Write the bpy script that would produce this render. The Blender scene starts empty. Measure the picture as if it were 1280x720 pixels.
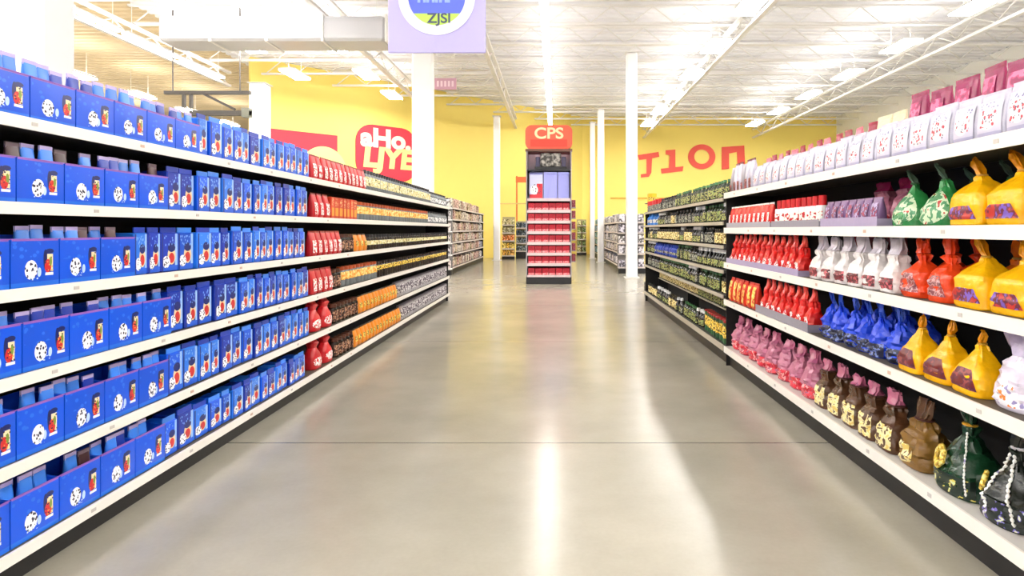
import bpy, math, random
from mathutils import Vector, noise as mnoise

PI = math.pi
C = bpy.context.scene.collection
rnd = random.Random(7)

# ---------------------------------------------------------------- camera
CAMH = 1.5
F = 800.0
VX, VY = 695.0, 287.0
cam_d = bpy.data.cameras.new('camera')
cam = bpy.data.objects.new('camera', cam_d)
C.objects.link(cam)
cam.location = (0, 0, CAMH)
cam.rotation_euler = (PI / 2, 0, 0)
cam_d.sensor_width = 36.0
cam_d.lens = F / 1280.0 * 36.0
cam_d.shift_x = (640 - VX) / 1280.0
cam_d.shift_y = (VY - 360) / 1280.0
cam_d.clip_end = 200
bpy.context.scene.camera = cam


def at(px, py, Y):
    return Vector(((px - VX) / F * Y, Y, CAMH + (VY - py) / F * Y))


# ---------------------------------------------------------------- materials
MATS = {}


def lin(c):
    def f(v):
        v = v / 255.0
        return v / 12.92 if v <= 0.04045 else ((v + 0.055) / 1.055) ** 2.4
    return (f(c[0]), f(c[1]), f(c[2]), 1.0)


def nodes_of(name):
    m = bpy.data.materials.new(name)
    m.use_nodes = True
    nt = m.node_tree
    b = nt.nodes['Principled BSDF']
    return m, nt, b


def mat(name, rgb, rough=0.5, metal=0.0, spec=0.5, var=0.06, scale=30.0, bump=0.0, rand=0.0, alpha=1.0):
    """flat colour with a little procedural mottling"""
    if name in MATS:
        return MATS[name]
    m, nt, b = nodes_of(name)
    N, L = nt.nodes, nt.links
    tc = N.new('ShaderNodeTexCoord')
    nz = N.new('ShaderNodeTexNoise')
    nz.inputs['Scale'].default_value = scale
    nz.inputs['Detail'].default_value = 3
    L.new(tc.outputs['Object'], nz.inputs['Vector'])
    mr = N.new('ShaderNodeMapRange')
    mr.inputs['To Min'].default_value = 1 - var
    mr.inputs['To Max'].default_value = 1 + var
    L.new(nz.outputs['Fac'], mr.inputs['Value'])
    hs = N.new('ShaderNodeHueSaturation')
    hs.inputs['Color'].default_value = lin(rgb)
    val = mr.outputs['Result']
    if rand > 0:
        oi = N.new('ShaderNodeObjectInfo')
        m2 = N.new('ShaderNodeMapRange')
        m2.inputs['To Min'].default_value = 1 - rand
        m2.inputs['To Max'].default_value = 1 + rand
        L.new(oi.outputs['Random'], m2.inputs['Value'])
        mm = N.new('ShaderNodeMath'); mm.operation = 'MULTIPLY'
        L.new(mr.outputs['Result'], mm.inputs[0]); L.new(m2.outputs['Result'], mm.inputs[1])
        val = mm.outputs[0]
    L.new(val, hs.inputs['Value'])
    L.new(hs.outputs['Color'], b.inputs['Base Color'])
    b.inputs['Roughness'].default_value = rough
    b.inputs['Metallic'].default_value = metal
    b.inputs['Specular IOR Level'].default_value = spec
    if alpha < 1:
        b.inputs['Alpha'].default_value = alpha
    if bump > 0:
        bp = N.new('ShaderNodeBump')
        bp.inputs['Strength'].default_value = bump
        bp.inputs['Distance'].default_value = 0.01
        L.new(nz.outputs['Fac'], bp.inputs['Height'])
        L.new(bp.outputs['Normal'], b.inputs['Normal'])
    MATS[name] = m
    return m


class NT:
    """small helper for node maths"""

    def __init__(s, nt):
        s.nt = nt

    def math(s, op, a, b=None, c=None):
        n = s.nt.nodes.new('ShaderNodeMath')
        n.operation = op
        for i, v in enumerate((a, b, c)):
            if v is None:
                continue
            if isinstance(v, (int, float)):
                n.inputs[i].default_value = v
            else:
                s.nt.links.new(v, n.inputs[i])
        return n.outputs[0]

    def mix(s, fac, a, b):
        n = s.nt.nodes.new('ShaderNodeMix')
        n.data_type = 'RGBA'
        if isinstance(fac, (int, float)):
            n.inputs[0].default_value = fac
        else:
            s.nt.links.new(fac, n.inputs[0])
        for i, v in ((6, a), (7, b)):
            if isinstance(v, tuple):
                n.inputs[i].default_value = v
            else:
                s.nt.links.new(v, n.inputs[i])
        return n.outputs[2]


def print_mat(name, base, shapes, rough=0.45, rand=0.0, spec=0.5):
    """printed face: coloured shapes laid out in the face's own UV (0..1 over the printed face, -1 elsewhere)
    shapes: ('box',x0,y0,x1,y1,rgb) ('disc',cx,cy,rx,ry,rgb) ('ball',cx,cy,rx,ry) ('speck',x0,y0,x1,y1,rgb,scale,thr)"""
    if name in MATS:
        return MATS[name]
    m, nt, b = nodes_of(name)
    h = NT(nt)
    uv = nt.nodes.new('ShaderNodeUVMap')
    sep = nt.nodes.new('ShaderNodeSeparateXYZ')
    nt.links.new(uv.outputs['UV'], sep.inputs[0])
    u, v = sep.outputs[0], sep.outputs[1]
    oi = nt.nodes.new('ShaderNodeObjectInfo')
    off = h.math('MULTIPLY', oi.outputs['Random'], 9.0)
    cmb = nt.nodes.new('ShaderNodeCombineXYZ')
    nt.links.new(u, cmb.inputs[0]); nt.links.new(v, cmb.inputs[1]); nt.links.new(off, cmb.inputs[2])
    col = lin(base)
    if rand > 0:
        hs = nt.nodes.new('ShaderNodeHueSaturation')
        hs.inputs['Color'].default_value = lin(base)
        r = h.math('MULTIPLY_ADD', oi.outputs['Random'], 2 * rand, 1 - rand)
        nt.links.new(r, hs.inputs['Value'])
        col = hs.outputs['Color']
    for sh in shapes:
        k = sh[0]
        if k in ('box', 'speck'):
            x0, y0, x1, y1 = sh[1:5]
            du = h.math('ABSOLUTE', h.math('SUBTRACT', u, (x0 + x1) / 2))
            dv = h.math('ABSOLUTE', h.math('SUBTRACT', v, (y0 + y1) / 2))
            fac = h.math('MULTIPLY', h.math('LESS_THAN', du, (x1 - x0) / 2), h.math('LESS_THAN', dv, (y1 - y0) / 2))
            if k == 'speck':
                vo = nt.nodes.new('ShaderNodeTexVoronoi')
                vo.inputs['Scale'].default_value = sh[6]
                nt.links.new(cmb.outputs[0], vo.inputs['Vector'])
                fac = h.math('MULTIPLY', fac, h.math('LESS_THAN', vo.outputs['Distance'], sh[7]))
            col = h.mix(fac, col, lin(sh[5]))
        else:
            cx, cy, rx, ry = sh[1:5]
            du = h.math('DIVIDE', h.math('SUBTRACT', u, cx), rx)
            dv = h.math('DIVIDE', h.math('SUBTRACT', v, cy), ry)
            d = h.math('ADD', h.math('MULTIPLY', du, du), h.math('MULTIPLY', dv, dv))
            fac = h.math('LESS_THAN', d, 1.0)
            if k == 'disc':
                col = h.mix(fac, col, lin(sh[5]))
            else:
                c2 = nt.nodes.new('ShaderNodeCombineXYZ')
                nt.links.new(du, c2.inputs[0]); nt.links.new(dv, c2.inputs[1]); nt.links.new(off, c2.inputs[2])
                vo = nt.nodes.new('ShaderNodeTexVoronoi')
                vo.inputs['Scale'].default_value = 2.5
                nt.links.new(c2.outputs[0], vo.inputs['Vector'])
                spot = h.math('LESS_THAN', vo.outputs['Distance'], 0.38)
                ballc = h.mix(spot, lin((245, 245, 250)), lin((22, 22, 60)))
                col = h.mix(fac, col, ballc)
    nt.links.new(col, b.inputs['Base Color'])
    b.inputs['Roughness'].default_value = rough
    b.inputs['Specular IOR Level'].default_value = spec
    MATS[name] = m
    return m


def speck_mat(name, c1, c2, c3, scale=60.0, rough=0.4, t1=0.46, t2=0.56):
    """label stock mottled with three inks"""
    if name in MATS:
        return MATS[name]
    m, nt, b = nodes_of(name)
    N, L = nt.nodes, nt.links
    tc = N.new('ShaderNodeTexCoord')
    oi = N.new('ShaderNodeObjectInfo')
    add = N.new('ShaderNodeVectorMath'); add.operation = 'ADD'
    cx = N.new('ShaderNodeCombineXYZ')
    mu = N.new('ShaderNodeMath'); mu.operation = 'MULTIPLY'; mu.inputs[1].default_value = 5.0
    L.new(oi.outputs['Random'], mu.inputs[0])
    for i in range(3):
        L.new(mu.outputs[0], cx.inputs[i])
    L.new(tc.outputs['Object'], add.inputs[0]); L.new(cx.outputs[0], add.inputs[1])
    nz = N.new('ShaderNodeTexNoise')
    nz.inputs['Scale'].default_value = scale
    nz.inputs['Detail'].default_value = 1.5
    L.new(add.outputs[0], nz.inputs['Vector'])
    cr = N.new('ShaderNodeValToRGB')
    cr.color_ramp.interpolation = 'CONSTANT'
    e = cr.color_ramp.elements
    e[0].position = 0.0; e[0].color = lin(c1)
    e[1].position = t1; e[1].color = lin(c2)
    q = e.new(t2); q.color = lin(c3)
    L.new(nz.outputs['Fac'], cr.inputs['Fac'])
    L.new(cr.outputs['Color'], b.inputs['Base Color'])
    b.inputs['Roughness'].default_value = rough
    MATS[name] = m
    return m


def emit_mat(name, rgb, strength):
    if name in MATS:
        return MATS[name]
    m, nt, b = nodes_of(name)
    b.inputs['Base Color'].default_value = lin(rgb)
    b.inputs['Emission Color'].default_value = lin(rgb)
    b.inputs['Emission Strength'].default_value = strength
    MATS[name] = m
    return m


def floor_mat():
    m, nt, b = nodes_of('polished_concrete')
    N, L = nt.nodes, nt.links
    h = NT(nt)
    tc = N.new('ShaderNodeTexCoord')
    sep = N.new('ShaderNodeSeparateXYZ')
    L.new(tc.outputs['Object'], sep.inputs[0])
    n1 = N.new('ShaderNodeTexNoise'); n1.inputs['Scale'].default_value = 0.9; n1.inputs['Detail'].default_value = 6; n1.inputs['Roughness'].default_value = 0.6
    n2 = N.new('ShaderNodeTexNoise'); n2.inputs['Scale'].default_value = 45; n2.inputs['Detail'].default_value = 4
    L.new(tc.outputs['Object'], n1.inputs['Vector']); L.new(tc.outputs['Object'], n2.inputs['Vector'])
    cr = N.new('ShaderNodeValToRGB')
    cr.color_ramp.elements[0].position = 0.3; cr.color_ramp.elements[0].color = lin((152, 147, 133))
    cr.color_ramp.elements[1].position = 0.72; cr.color_ramp.elements[1].color = lin((174, 168, 153))
    L.new(n1.outputs['Fac'], cr.inputs['Fac'])
    col = cr.outputs['Color']
    fine = h.math('MULTIPLY_ADD', n2.outputs['Fac'], 0.10, 0.95)
    hs = N.new('ShaderNodeHueSaturation')
    L.new(col, hs.inputs['Color']); L.new(fine, hs.inputs['Value'])
    col = hs.outputs['Color']
    # sawn control joints across and along the slab
    joint = None
    for y0 in (4.5, 8.57, 12.7, 16.8, 20.9, 25.0, 29.1):
        d = h.math('LESS_THAN', h.math('ABSOLUTE', h.math('SUBTRACT', sep.outputs[1], y0)), 0.006)
        joint = d if joint is None else h.math('MAXIMUM', joint, d)
    for x0 in (-4.2, -0.03 + 4.2):
        d = h.math('LESS_THAN', h.math('ABSOLUTE', h.math('SUBTRACT', sep.outputs[0], x0)), 0.005)
        joint = h.math('MAXIMUM', joint, d)
    col = h.mix(joint, col, lin((84, 78, 66)))
    L.new(col, b.inputs['Base Color'])
    rg = h.math('MULTIPLY_ADD', n1.outputs['Fac'], 0.012, 0.185)
    L.new(rg, b.inputs['Roughness'])
    b.inputs['Specular IOR Level'].default_value = 0.6
    MATS['floor'] = m
    return m


# ---------------------------------------------------------------- mesh helper
class MB:
    def __init__(s):
        s.v, s.f, s.m, s.uv, s.sm = [], [], [], [], []

    def face(s, idx, mi=0, uv=None, smooth=False):
        s.f.append(tuple(idx)); s.m.append(mi); s.uv.append(uv); s.sm.append(smooth)

    def box(s, x0, x1, y0, y1, z0, z1, mi=0, front_uv=False, bevel=0.0):
        b = len(s.v)
        if bevel <= 0:
            s.v += [(x0, y0, z0), (x1, y0, z0), (x1, y1, z0), (x0, y1, z0), (x0, y0, z1), (x1, y0, z1), (x1, y1, z1), (x0, y1, z1)]
            for i, q in enumerate(((3, 2, 1, 0), (4, 5, 6, 7), (0, 1, 5, 4), (1, 2, 6, 5), (2, 3, 7, 6), (3, 0, 4, 7))):
                uv = [(0, 0), (1, 0), (1, 1), (0, 1)] if (front_uv and i == 2) else None
                s.face([b + k for k in q], mi, uv)
            return s
        # chamfered vertical edges and top
        e = bevel
        ring = [(x0 + e, y0), (x1 - e, y0), (x1, y0 + e), (x1, y1 - e), (x1 - e, y1), (x0 + e, y1), (x0, y1 - e), (x0, y0 + e)]
        cx, cy = (x0 + x1) / 2, (y0 + y1) / 2
        kx, ky = 1 - 2 * e / (x1 - x0), 1 - 2 * e / (y1 - y0)
        inn = [(cx + (x - cx) * kx, cy + (y - cy) * ky) for x, y in ring]
        levels = [(inn, z0), (ring, z0 + e), (ring, z1 - e), (inn, z1)]
        for r, z in levels:
            s.v += [(x, y, z) for x, y in r]
        s.face([b + k for k in range(7, -1, -1)], mi)
        for l in range(3):
            for k in range(8):
                uv = [(0, 0), (1, 0), (1, 1), (0, 1)] if (front_uv and l == 1 and k == 0) else None
                s.face([b + l * 8 + k, b + l * 8 + (k + 1) % 8, b + (l + 1) * 8 + (k + 1) % 8, b + (l + 1) * 8 + k], mi, uv)
        s.face([b + 24 + k for k in range(8)], mi)
        return s

    def bar(s, p, q, r=0.02, n=4, mi=0):
        p, q = Vector(p), Vector(q)
        d = (q - p).normalized()
        u = d.orthogonal().normalized()
        if abs(d.z) < 0.9:
            u = d.cross(Vector((0, 0, 1))).normalized()
        w = d.cross(u)
        b = len(s.v)
        for c in (p, q):
            for k in range(n):
                a = 2 * PI * (k + 0.5) / n
                s.v.append(tuple(c + u * math.cos(a) * r + w * math.sin(a) * r))
        for k in range(n):
            s.face((b + k, b + (k + 1) % n, b + n + (k + 1) % n, b + n + k), mi)
        s.face([b + k for k in range(n - 1, -1, -1)], mi)
        s.face([b + n + k for k in range(n)], mi)
        return s

    def lathe(s, prof, n=12, mi=None, smooth=True, cap0=True, cap1=True, arc=None):
        """prof: [(r, z)], mi: material of each band"""
        b = len(s.v)
        for r, z in prof:
            for k in range(n):
                a = 2 * PI * k / n - PI / 2
                s.v.append((r * math.cos(a), r * math.sin(a), z))
        for i in range(len(prof) - 1):
            for k in range(n):
                k2 = (k + 1) % n
                s.face((b + i * n + k, b + i * n + k2, b + (i + 1) * n + k2, b + (i + 1) * n + k), (0 if (arc and mi[i] == 1 and arc <= k < n - arc) else mi[i]) if mi else 0, None, smooth)
        if cap0:
            s.face([b + k for k in range(n - 1, -1, -1)], mi[0] if mi else 0)
        if cap1:
            t = b + (len(prof) - 1) * n
            s.face([t + k for k in range(n)], mi[-1] if mi else 0)
        return s

    def rings(s, rings, mi=0, smooth=True, close=True, cap0=True, cap1=True, uvs=None):
        b = len(s.v)
        n = len(rings[0])
        for r in rings:
            s.v += [tuple(p) for p in r]
        kk = n if close else n - 1
        for i in range(len(rings) - 1):
            for k in range(kk):
                k2 = (k + 1) % n
                uv = None
                if uvs:
                    a, c = k / kk, (k + 1) / kk
                    uv = [(a, i / (len(rings) - 1)), (c, i / (len(rings) - 1)), (c, (i + 1) / (len(rings) - 1)), (a, (i + 1) / (len(rings) - 1))]
                s.face((b + i * n + k, b + i * n + k2, b + (i + 1) * n + k2, b + (i + 1) * n + k), mi, uv, smooth)
        if cap0 and close:
            s.face([b + k for k in range(n - 1, -1, -1)], mi)
        if cap1 and close:
            t = b + (len(rings) - 1) * n
            s.face([t + k for k in range(n)], mi)
        return s

    def mesh(s, name, mats):
        me = bpy.data.meshes.new(name)
        me.from_pydata(s.v, [], s.f)
        for m in mats:
            me.materials.append(m)
        uvl = me.uv_layers.new(name='UVMap') if any(s.uv) else None
        for p in me.polygons:
            p.material_index = s.m[p.index]
            p.use_smooth = s.sm[p.index]
            if uvl:
                q = s.uv[p.index]
                for j, li in enumerate(p.loop_indices):
                    uvl.data[li].uv = q[j] if q else (-1.0, -1.0)
        me.update()
        if any(s.sm):
            me.set_sharp_from_angle(angle=math.radians(34))
        return me


def link(name, me, parent=None, loc=(0, 0, 0), rz=0.0):
    o = bpy.data.objects.new(name, me)
    C.objects.link(o)
    o.location = loc
    o.rotation_euler = (0, 0, rz)
    if parent is not None:
        o.parent = parent
    return o


def tag(o, label, cat, group=None, kind=None):
    o['label'] = label
    o['category'] = cat
    if group:
        o['group'] = group
    if kind:
        o['kind'] = kind
    return o


def struct(name, me, loc=(0, 0, 0)):
    o = link(name, me, None, loc)
    o['kind'] = 'structure'
    return o


def thing(name, label, cat, loc=(0, 0, 0), rz=0.0, group=None):
    o = link(name, None, None, loc, rz)
    return tag(o, label, cat, group)


def spawn(name, parts, label, cat, loc, rz=0.0, group=None):
    """parts: [(part name, mesh, label or None, [(sub name, mesh)...])]; a single part makes the thing one mesh"""
    if len(parts) == 1 and len(parts[0]) < 4:
        o = link(name, parts[0][1], None, loc, rz)
        return tag(o, label, cat, group)
    r = thing(name, label, cat, loc, rz, group)
    for p in parts:
        q = link(p[0], p[1], r)
        if len(p) > 2 and p[2]:
            q['label'] = p[2]
        if len(p) > 3:
            for s_ in p[3]:
                link(s_[0], s_[1], q)
    return r


_units = 'first second third fourth fifth sixth seventh eighth ninth tenth eleventh twelfth thirteenth fourteenth fifteenth sixteenth seventeenth eighteenth nineteenth'.split()
_tens = {2: 'twent', 3: 'thirt', 4: 'fort', 5: 'fift', 6: 'sixt', 7: 'sevent'}


def ordn(i):
    """1 -> first"""
    if i < 20:
        return _units[i - 1]
    t, u = divmod(i, 10)
    return _tens[t] + ('ieth' if u == 0 else 'y-' + _units[u - 1])


SHELF_NAME = {1: 'top shelf', 2: 'second-from-top shelf', 3: 'third-from-top shelf', 4: 'fourth-from-top shelf', 5: 'fifth-from-top shelf', 6: 'bottom shelf'}

# ---------------------------------------------------------------- common colours
white_paint = mat('white_paint', (244, 244, 245), 0.55, var=0.02, scale=4)
rail_white = mat('rail_white', (238, 234, 226), 0.35, var=0.03, scale=18)
deck_white = mat('deck_white', (206, 202, 196), 0.4, var=0.04, scale=10)
deck_brown = mat('deck_brown', (86, 78, 66), 0.6, var=0.08, scale=8)
back_dark = mat('back_dark', (22, 20, 21), 0.8, var=0.15, scale=6)  # near-black colour carries the deep shade inside the shelving
kick_black = mat('kick_black', (12, 11, 11), 0.5, var=0.1)
steel_white = mat('steel_white', (226, 224, 222), 0.5, var=0.03, scale=3)
tag_brown = mat('tag_brown', (206, 176, 158), 0.6)
tag_grey = mat('tag_grey', (196, 190, 184), 0.6)
grey_tray = mat('grey_tray', (142, 138, 150), 0.45, var=0.08)
lav_tray = mat('lavender_tray', (164, 152, 184), 0.45, var=0.08)

# ---------------------------------------------------------------- the room
ZDECK, ZJ = 8.35, 7.62
XL, XR, YF, YB = -30.0, 17.0, -7.0, 38.8
YBL = 44.0
# the slanting back wall on the left runs from its corner with the back wall towards the left wall
WA = Vector((1.6, YB)); WD = Vector((-11.1, -10.9)).normalized()


def wall_y(x):
    return WA.y + (x - WA.x) / WD.x * WD.y


def wall_hit(px):
    """point of the slanting wall met at photo column px: (X, Y)"""
    k = (px - VX) / F
    # X = k*Y ; Y = WA.y + (X-WA.x)*s
    s = WD.y / WD.x
    Y = (WA.y - WA.x * s) / (1 - k * s)
    return k * Y, Y


b = MB(); b.box(XL, XR, YF, YB + 0.2, -0.1, 0.0)
struct('floor', b.mesh('floor', [floor_mat()]))

# corrugated steel roof deck, ribs across the store
deck_m = mat('roof_deck', (232, 232, 236), 0.55, var=0.03, scale=2)
deck_t = mat('roof_deck_tan', (214, 196, 160), 0.6, var=0.04, scale=2)


def deck(name, x0, x1, m):
    b = MB()
    y = YF
    pts = []
    while y < (YBL if x0 < -13 else YB):
        pts += [(y, ZDECK), (y + 0.17, ZDECK), (y + 0.21, ZDECK + 0.09), (y + 0.36, ZDECK + 0.09)]
        y += 0.40
    for yy, z in pts:
        b.v += [(x0, yy, z), (x1, yy, z)]
    for i in range(len(pts) - 1):
        b.face((2 * i, 2 * i + 1, 2 * i + 3, 2 * i + 2))
    n = len(b.v)
    b.v += [(x0, YF, ZDECK + 0.2), (x1, YF, ZDECK + 0.2), (x1, y, ZDECK + 0.2), (x0, y, ZDECK + 0.2)]
    b.face((n, n + 1, n + 2, n + 3))
    struct(name, b.mesh(name, [m]))


deck('ceiling', -12.9, XR, deck_m)
deck('ceiling_left', XL, -12.9, deck_t)

yellow = mat('yellow_wall_paint', (254, 231, 124), 0.6, var=0.02, scale=2)


def wall(name, p, q, m, t=0.2, z1=ZDECK):
    """wall from p to q; its room face is the line p-q, its thickness behind (to the left of p->q)"""
    p, q = Vector(p), Vector(q)
    d = (q - p).normalized()
    nrm = Vector((-d.y, d.x)) * t
    b = MB()
    c = [p, q, q + nrm, p + nrm]
    b.v = [(x.x, x.y, 0) for x in c] + [(x.x, x.y, z1) for x in c]
    for f in ((3, 2, 1, 0), (4, 5, 6, 7), (0, 1, 5, 4), (1, 2, 6, 5), (2, 3, 7, 6), (3, 0, 4, 7)):
        b.face(f)
    return struct(name, b.mesh(name, [m]))


WE = Vector((-12.1, wall_y(-12.1)))
wall('wall_back', (WA.x, YB), (XR, YB), yellow)
wall('wall_back_left', WE, WA, yellow)
wall('wall_left', (XL, YF), (XL, YBL), white_paint)
wall('wall_back_far_left', (XL, YBL), (-9.0, YBL), mat('cream_wall', (246, 238, 214), .6, var=.02, scale=2))
wall('wall_recess', (-9.0, YBL), (-9.0, wall_y(-9.0) + .35), MATS['cream_wall'])
wall('wall_right', (XR, YB), (XR, YF), white_paint)
wall('wall_front', (XR, YF), (XL, YF), white_paint)
# pilasters on the back wall near the corner
b = MB(); b.box(2.05, 2.2, YB - 0.12, YB - 0.002, 0, 7.4); struct('trim_1', b.mesh('trim', [mat('pale_yellow', (252, 234, 150), 0.6, var=0.02)]))
b = MB(); b.box(2.75, 2.95, YB - 0.12, YB - 0.002, 0, 7.4); struct('trim_2', b.mesh('trim', [MATS['pale_yellow']]))
b = MB(); b.box(3.3, 9.0, YB - 0.06, YB - 0.002, 3.35, 3.45); struct('trim_3', b.mesh('trim', [mat('ochre_trim', (226, 180, 70), 0.6)]))

# ---------------------------------------------------------------- roof steel
jn = 0
y = 13.0
while y < YB - 0.6:
    xl = -12.8
    if y > wall_y(-12.8) - 0.5:
        # keep clear of the slanting wall
        s = WD.y / WD.x
        xl = WA.x + (y + 0.5 - WA.y) / s
    xr = XR - 0.2
    jn += 1
    r = thing('roof_joist', f'white open-web steel roof joist spanning the store, {ordn(jn)} from the camera', 'joist', (0, y, ZJ), 0, 'white roof joists')
    t = MB(); t.box(xl, xr, -0.055, 0.055, 0.56, 0.62)
    link('top_chord', t.mesh('top_chord', [steel_white]), r)
    t = MB(); t.box(xl, xr, -0.055, 0.055, 0.0, 0.07)
    link('bottom_chord', t.mesh('bottom_chord', [steel_white]), r)
    t = MB()
    x = xl + 0.2
    pts = []
    up = False
    while x < xr - 0.1:
        pts.append((x, 0, 0.56 if up else 0.07)); up = not up
        x += 0.62
    rr = 0.02
    for p in pts:
        t.v += [(p[0] - rr, -rr, p[2]), (p[0] + rr, -rr, p[2]), (p[0] + rr, rr, p[2]), (p[0] - rr, rr, p[2])]
    for i in range(len(pts) - 1):
        a = 4 * i
        for k in range(4):
            k2 = (k + 1) % 4
            t.face((a + k, a + k2, a + 4 + k2, a + 4 + k))
    link('web', t.mesh('web', [steel_white]), r)
    y += 2.05

gir = [(-12.6, 'beyond the left strip lamps'), (-6.0, 'over the blue carton shelves'), (-2.2, 'above the hanging round sign'), (5.3, 'over the dark bottle shelves'), (11.9, 'over the far right of the store')]
for gx, where in gir:
    y0, y1 = 10.0, min(YB, wall_y(gx) if gx < WA.x else YB) - 0.15
    r = thing('roof_girder', f'white steel roof truss running to the back wall, {where}', 'girder', (gx, 0, ZJ - 0.45), 0, 'roof girders')
    t = MB(); t.box(-0.07, 0.07, y0, y1, 0.34, 0.42)
    link('top_chord', t.mesh('girder_top', [steel_white]), r)
    t = MB(); t.box(-0.07, 0.07, y0, y1, -0.16, -0.08)
    link('bottom_chord', t.mesh('girder_bottom', [steel_white]), r)
    t = MB()
    pts = []; y = y0 + 0.1; up = False
    while y < y1:
        pts.append((0, y, 0.34 if up else -0.08)); up = not up; y += 0.9
    rr = 0.025
    for p in pts:
        t.v += [(-rr, p[1] - rr, p[2]), (rr, p[1] - rr, p[2]), (rr, p[1] + rr, p[2]), (-rr, p[1] + rr, p[2])]
    for i in range(len(pts) - 1):
        a = 4 * i
        for k in range(4):
            k2 = (k + 1) % 4
            t.face((a + k, a + k2, a + 4 + k2, a + 4 + k))
    link('web', t.mesh('girder_web', [steel_white]), r)

# ---------------------------------------------------------------- columns
def column(X, Y, w, label, z1=7.0):
    r = thing('column', label, 'column', (X, Y, 0), 0, 'white steel columns')
    r['kind'] = 'thing'
    t = MB(); t.box(-w / 2, w / 2, -w / 2, w / 2, 0.02, z1, bevel=min(0.03, w * 0.1))
    link('shaft', t.mesh('shaft', [white_paint]), r)
    t = MB(); t.box(-w / 2 - 0.06, w / 2 + 0.06, -w / 2 - 0.06, w / 2 + 0.06, 0.0, 0.02)
    link('base_plate', t.mesh('base_plate', [steel_white]), r)
    t = MB(); t.box(-w / 2 - 0.05, w / 2 + 0.05, -w / 2 - 0.05, w / 2 + 0.05, z1, z1 + 0.03)
    link('cap_plate', t.mesh('cap_plate', [steel_white]), r)


column((47.5 - VX) / F * 6.6, 6.6, 0.45, 'thick white column rising behind the near blue cartons, cut by the top edge')
column((325 - VX) / F * 24.3, 24.3, 0.58, 'white column beside the dark steel bracket frame above the blue cartons')
column((529 - VX) / F * 19.8, 19.8, 0.58, 'white column under the hanging round sign, beside the red lettered wall panel')
column((621 - VX) / F * 31.2, 31.2, 0.31, 'slim white column at the far end of the pinkish packet gondola')
column((789.5 - VX) / F * 20.0, 20.0, 0.33, 'tall white column at the end of the dark bottle shelves')
column((751 - VX) / F * 29.3, 29.3, 0.29, 'white column behind the grey packet gondola, between two others')
column((740.5 - VX) / F * 33.0, 33.0, 0.24, 'slimmest far white column between the red display tower and another column')

# ---------------------------------------------------------------- lamps
lamp_e = emit_mat('lamp_diffuser', (255, 251, 246), 43.0)
lamp_s = emit_mat('strip_diffuser', (255, 251, 246), 17.0)
fill_glow = emit_mat('lamp_uplight', (255, 251, 246), 11.0)  # invented upward glow, added to brighten the ceiling
lamp_h = mat('lamp_housing', (240, 240, 240), 0.4, var=0.01)


def lamp_parts(L, w, em):
    t = MB(); t.box(-w / 2, w / 2, -L / 2, L / 2, 0.03, 0.10, bevel=0.015)
    h = t.mesh('lamp_housing', [lamp_h])
    t = MB(); t.box(-w / 2 + 0.02, w / 2 - 0.02, -L / 2 + 0.02, L / 2 - 0.02, 0.0, 0.03)
    d = t.mesh('lamp_diffuser', [em])
    t = MB(); t.box(-w / 2 + 0.05, w / 2 - 0.05, -L / 2 + 0.08, L / 2 - 0.08, 0.10, 0.115)  # glowing strip added on the housing top as ceiling fill
    return h, d, t.mesh('added_fill_strip', [fill_glow])


def rod_mesh(name, z0, z1):
    t = MB(); t.bar((0, 0, z0), (0, 0, z1), 0.008, 6)
    return t.mesh(name, [steel_white])


ZL = 7.12
lh1, ld1, lu1 = lamp_parts(1.5, 0.6, lamp_e)
lh2, ld2, lu2 = lamp_parts(2.6, 0.24, lamp_s)
rod = rod_mesh('hanger_rod', 0.10, ZJ - ZL + 0.02 + 0.45)
rows = [(-12.4, 2, 'leftmost strip row'), (-9.5, 1, 'row over the left bays'), (-7.35, 1, 'row left of the slanting wall panels'), (-0.3, 2, 'strip row along the main aisle'), (4.9, 1, 'row over the dark bottle shelves'), (10.6, 1, 'row over the white bags')]
rows[2] = (-6.9, 1, 'row over the blue cartons')
rows += [(-17.5, 1, 'first row of the tan bay'), (-22.5, 1, 'second row of the tan bay')]
for X, kind, where in rows:
    i = 0
    pitch = 2.8 if kind == 2 else 3.6
    y = -5.5
    while y < YB - 1.2:
        if -13 < X < WA.x and y > wall_y(max(X, -12.1)) - 1.6:
            break
        near_col = False
        if 16.0 < y or kind == 1 or (kind == 2 and int(round((y + 5.5) / pitch)) % 2 == 0):
            i += 1
            r = thing('ceiling_lamp', f'hanging white {"strip" if kind == 2 else "high-bay"} lamp, {ordn(i)} from the front, {where}', 'lamp', (X, y, ZL), 0, 'store ceiling lamps')
            h_, d_ = (lh2, ld2) if kind == 2 else (lh1, ld1)
            link('housing', h_, r); link('diffuser', d_, r); link('uplight', lu2 if kind == 2 else lu1, r)
            off = 1.0 if kind == 2 else 0.55
            for s_ in (-1, 1):
                q = link('hanger_rod', rod, r); q.location = (0, s_ * off, 0)
        y += pitch

# ---------------------------------------------------------------- duct and dark bracket frame on the left
r = thing('air_duct', 'broad white ventilation duct running across under the roof', 'duct', (0, 16.4, 6.2))
t = MB(); t.box(-9.9, -4.25, -0.5, 0.5, 0, 0.62, bevel=0.06)
link('duct_body', t.mesh('duct_body', [mat('duct_paint', (190, 190, 195), 0.45, var=0.02)]), r)
for x in (-8.6, -7.2, -5.8):
    t = MB(); t.box(x - 0.03, x + 0.03, -0.53, 0.53, -0.03, 0.65, bevel=0.01)
    link('flange', t.mesh('flange', [steel_white]), r)
t = MB(); t.box(-4.25, -4.2, -0.53, 0.53, -0.03, 0.65, bevel=0.01)
link('end_flange', t.mesh('end_flange', [steel_white]), r)
for x in (-9.0, -6.5, -4.6):
    q = link('hanger_rod', rod_mesh('duct_rod', 0.62, ZDECK - 6.2), r); q.location = (x, 0, 0)

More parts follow.
